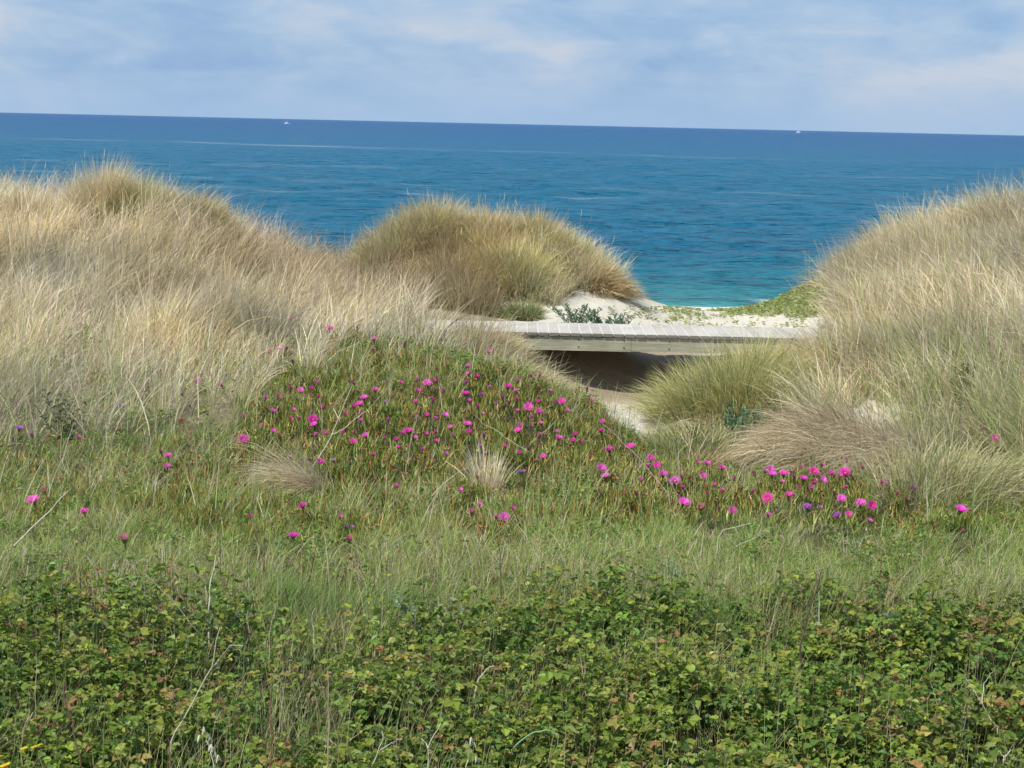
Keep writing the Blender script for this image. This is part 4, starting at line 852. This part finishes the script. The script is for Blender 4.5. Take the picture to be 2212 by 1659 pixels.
def noise(scale3, sc, det, dist=0, off=(0, 0, 0), rough=.55):
    mp = n.new('ShaderNodeMapping'); mp.inputs['Scale'].default_value = scale3; mp.inputs['Location'].default_value = off
    nz = n.new('ShaderNodeTexNoise'); nz.inputs['Scale'].default_value = sc; nz.inputs['Detail'].default_value = det; nz.inputs['Distortion'].default_value = dist; nz.inputs['Roughness'].default_value = rough
    l.new(tc.outputs['Generated'], mp.inputs[0]); l.new(mp.outputs[0], nz.inputs[0]); return nz.outputs[0]
def ramp(src, stops):
    r_ = n.new('ShaderNodeValToRGB'); e = r_.color_ramp.elements
    while len(e) < len(stops): e.new(.5)
    for el_, (p_, c_) in zip(e, stops): el_.position = p_; el_.color = c_ if len(c_) == 4 else (*c_, 1)
    l.new(src, r_.inputs[0]); return r_.outputs[0]
def mixc(f, a, b_):
    mx = n.new('ShaderNodeMix'); mx.data_type = 'RGBA'
    if isinstance(f, float): mx.inputs[0].default_value = f
    else: l.new(f, mx.inputs[0])
    for s_, i_ in ((a, 6), (b_, 7)):
        if isinstance(s_, tuple): mx.inputs[i_].default_value = (*s_, 1)
        else: l.new(s_, mx.inputs[i_])
    return mx.outputs[2]
# cloud deck: soft blue grey layers with paler lilac breaks, in units of the 0.1 strength below
big = noise((1, 1, 2.2), 6.0, 5, .35, (.3, .1, .45)); fine = noise((1, 1, 3.2), 19, 6, .4, (1.1, .4, .2))
ad = n.new('ShaderNodeMath'); ad.operation = 'MULTIPLY_ADD'; ad.inputs[1].default_value = .35; l.new(fine, ad.inputs[0])
sc2 = n.new('ShaderNodeMath'); sc2.operation = 'MULTIPLY'; sc2.inputs[1].default_value = .65; l.new(big, sc2.inputs[0]); l.new(sc2.outputs[0], ad.inputs[2])
cl = ramp(ad.outputs[0], [(.38, (2.3, 4.0, 7.1)), (.46, (3.0, 4.8, 7.5)), (.53, (3.9, 5.5, 7.8)), (.63, (5.6, 6.4, 7.8))])
cam_ = mixc(.88, sky.outputs[0], cl)
# paler air low over the horizon
sx = n.new('ShaderNodeSeparateXYZ'); l.new(tc.outputs['Generated'], sx.inputs[0])
mr = n.new('ShaderNodeMapRange'); mr.inputs['From Min'].default_value = .0; mr.inputs['From Max'].default_value = .035; mr.inputs['To Min'].default_value = .8; mr.inputs['To Max'].default_value = 0
mr.interpolation_type = 'SMOOTHSTEP'; l.new(sx.outputs['Z'], mr.inputs[0])
fin = mixc(mr.outputs[0], cam_, (3.8, 5.4, 7.6))
l.new(fin, bg.inputs[0]); bg.inputs[1].default_value = .1; l.new(bg.outputs[0], out.inputs[0])

SC.view_settings.view_transform = 'Standard'; SC.view_settings.look = 'None'; SC.view_settings.exposure = 0; SC.view_settings.gamma = 1
SC.render.engine = 'CYCLES'; SC.cycles.max_bounces = 6; SC.cycles.diffuse_bounces = 3; SC.cycles.transmission_bounces = 4; SC.cycles.glossy_bounces = 2
SC.cycles.use_denoising = True
SC.cycles.use_adaptive_sampling = True; SC.cycles.adaptive_threshold = .02
SC.cycles.caustics_reflective = False
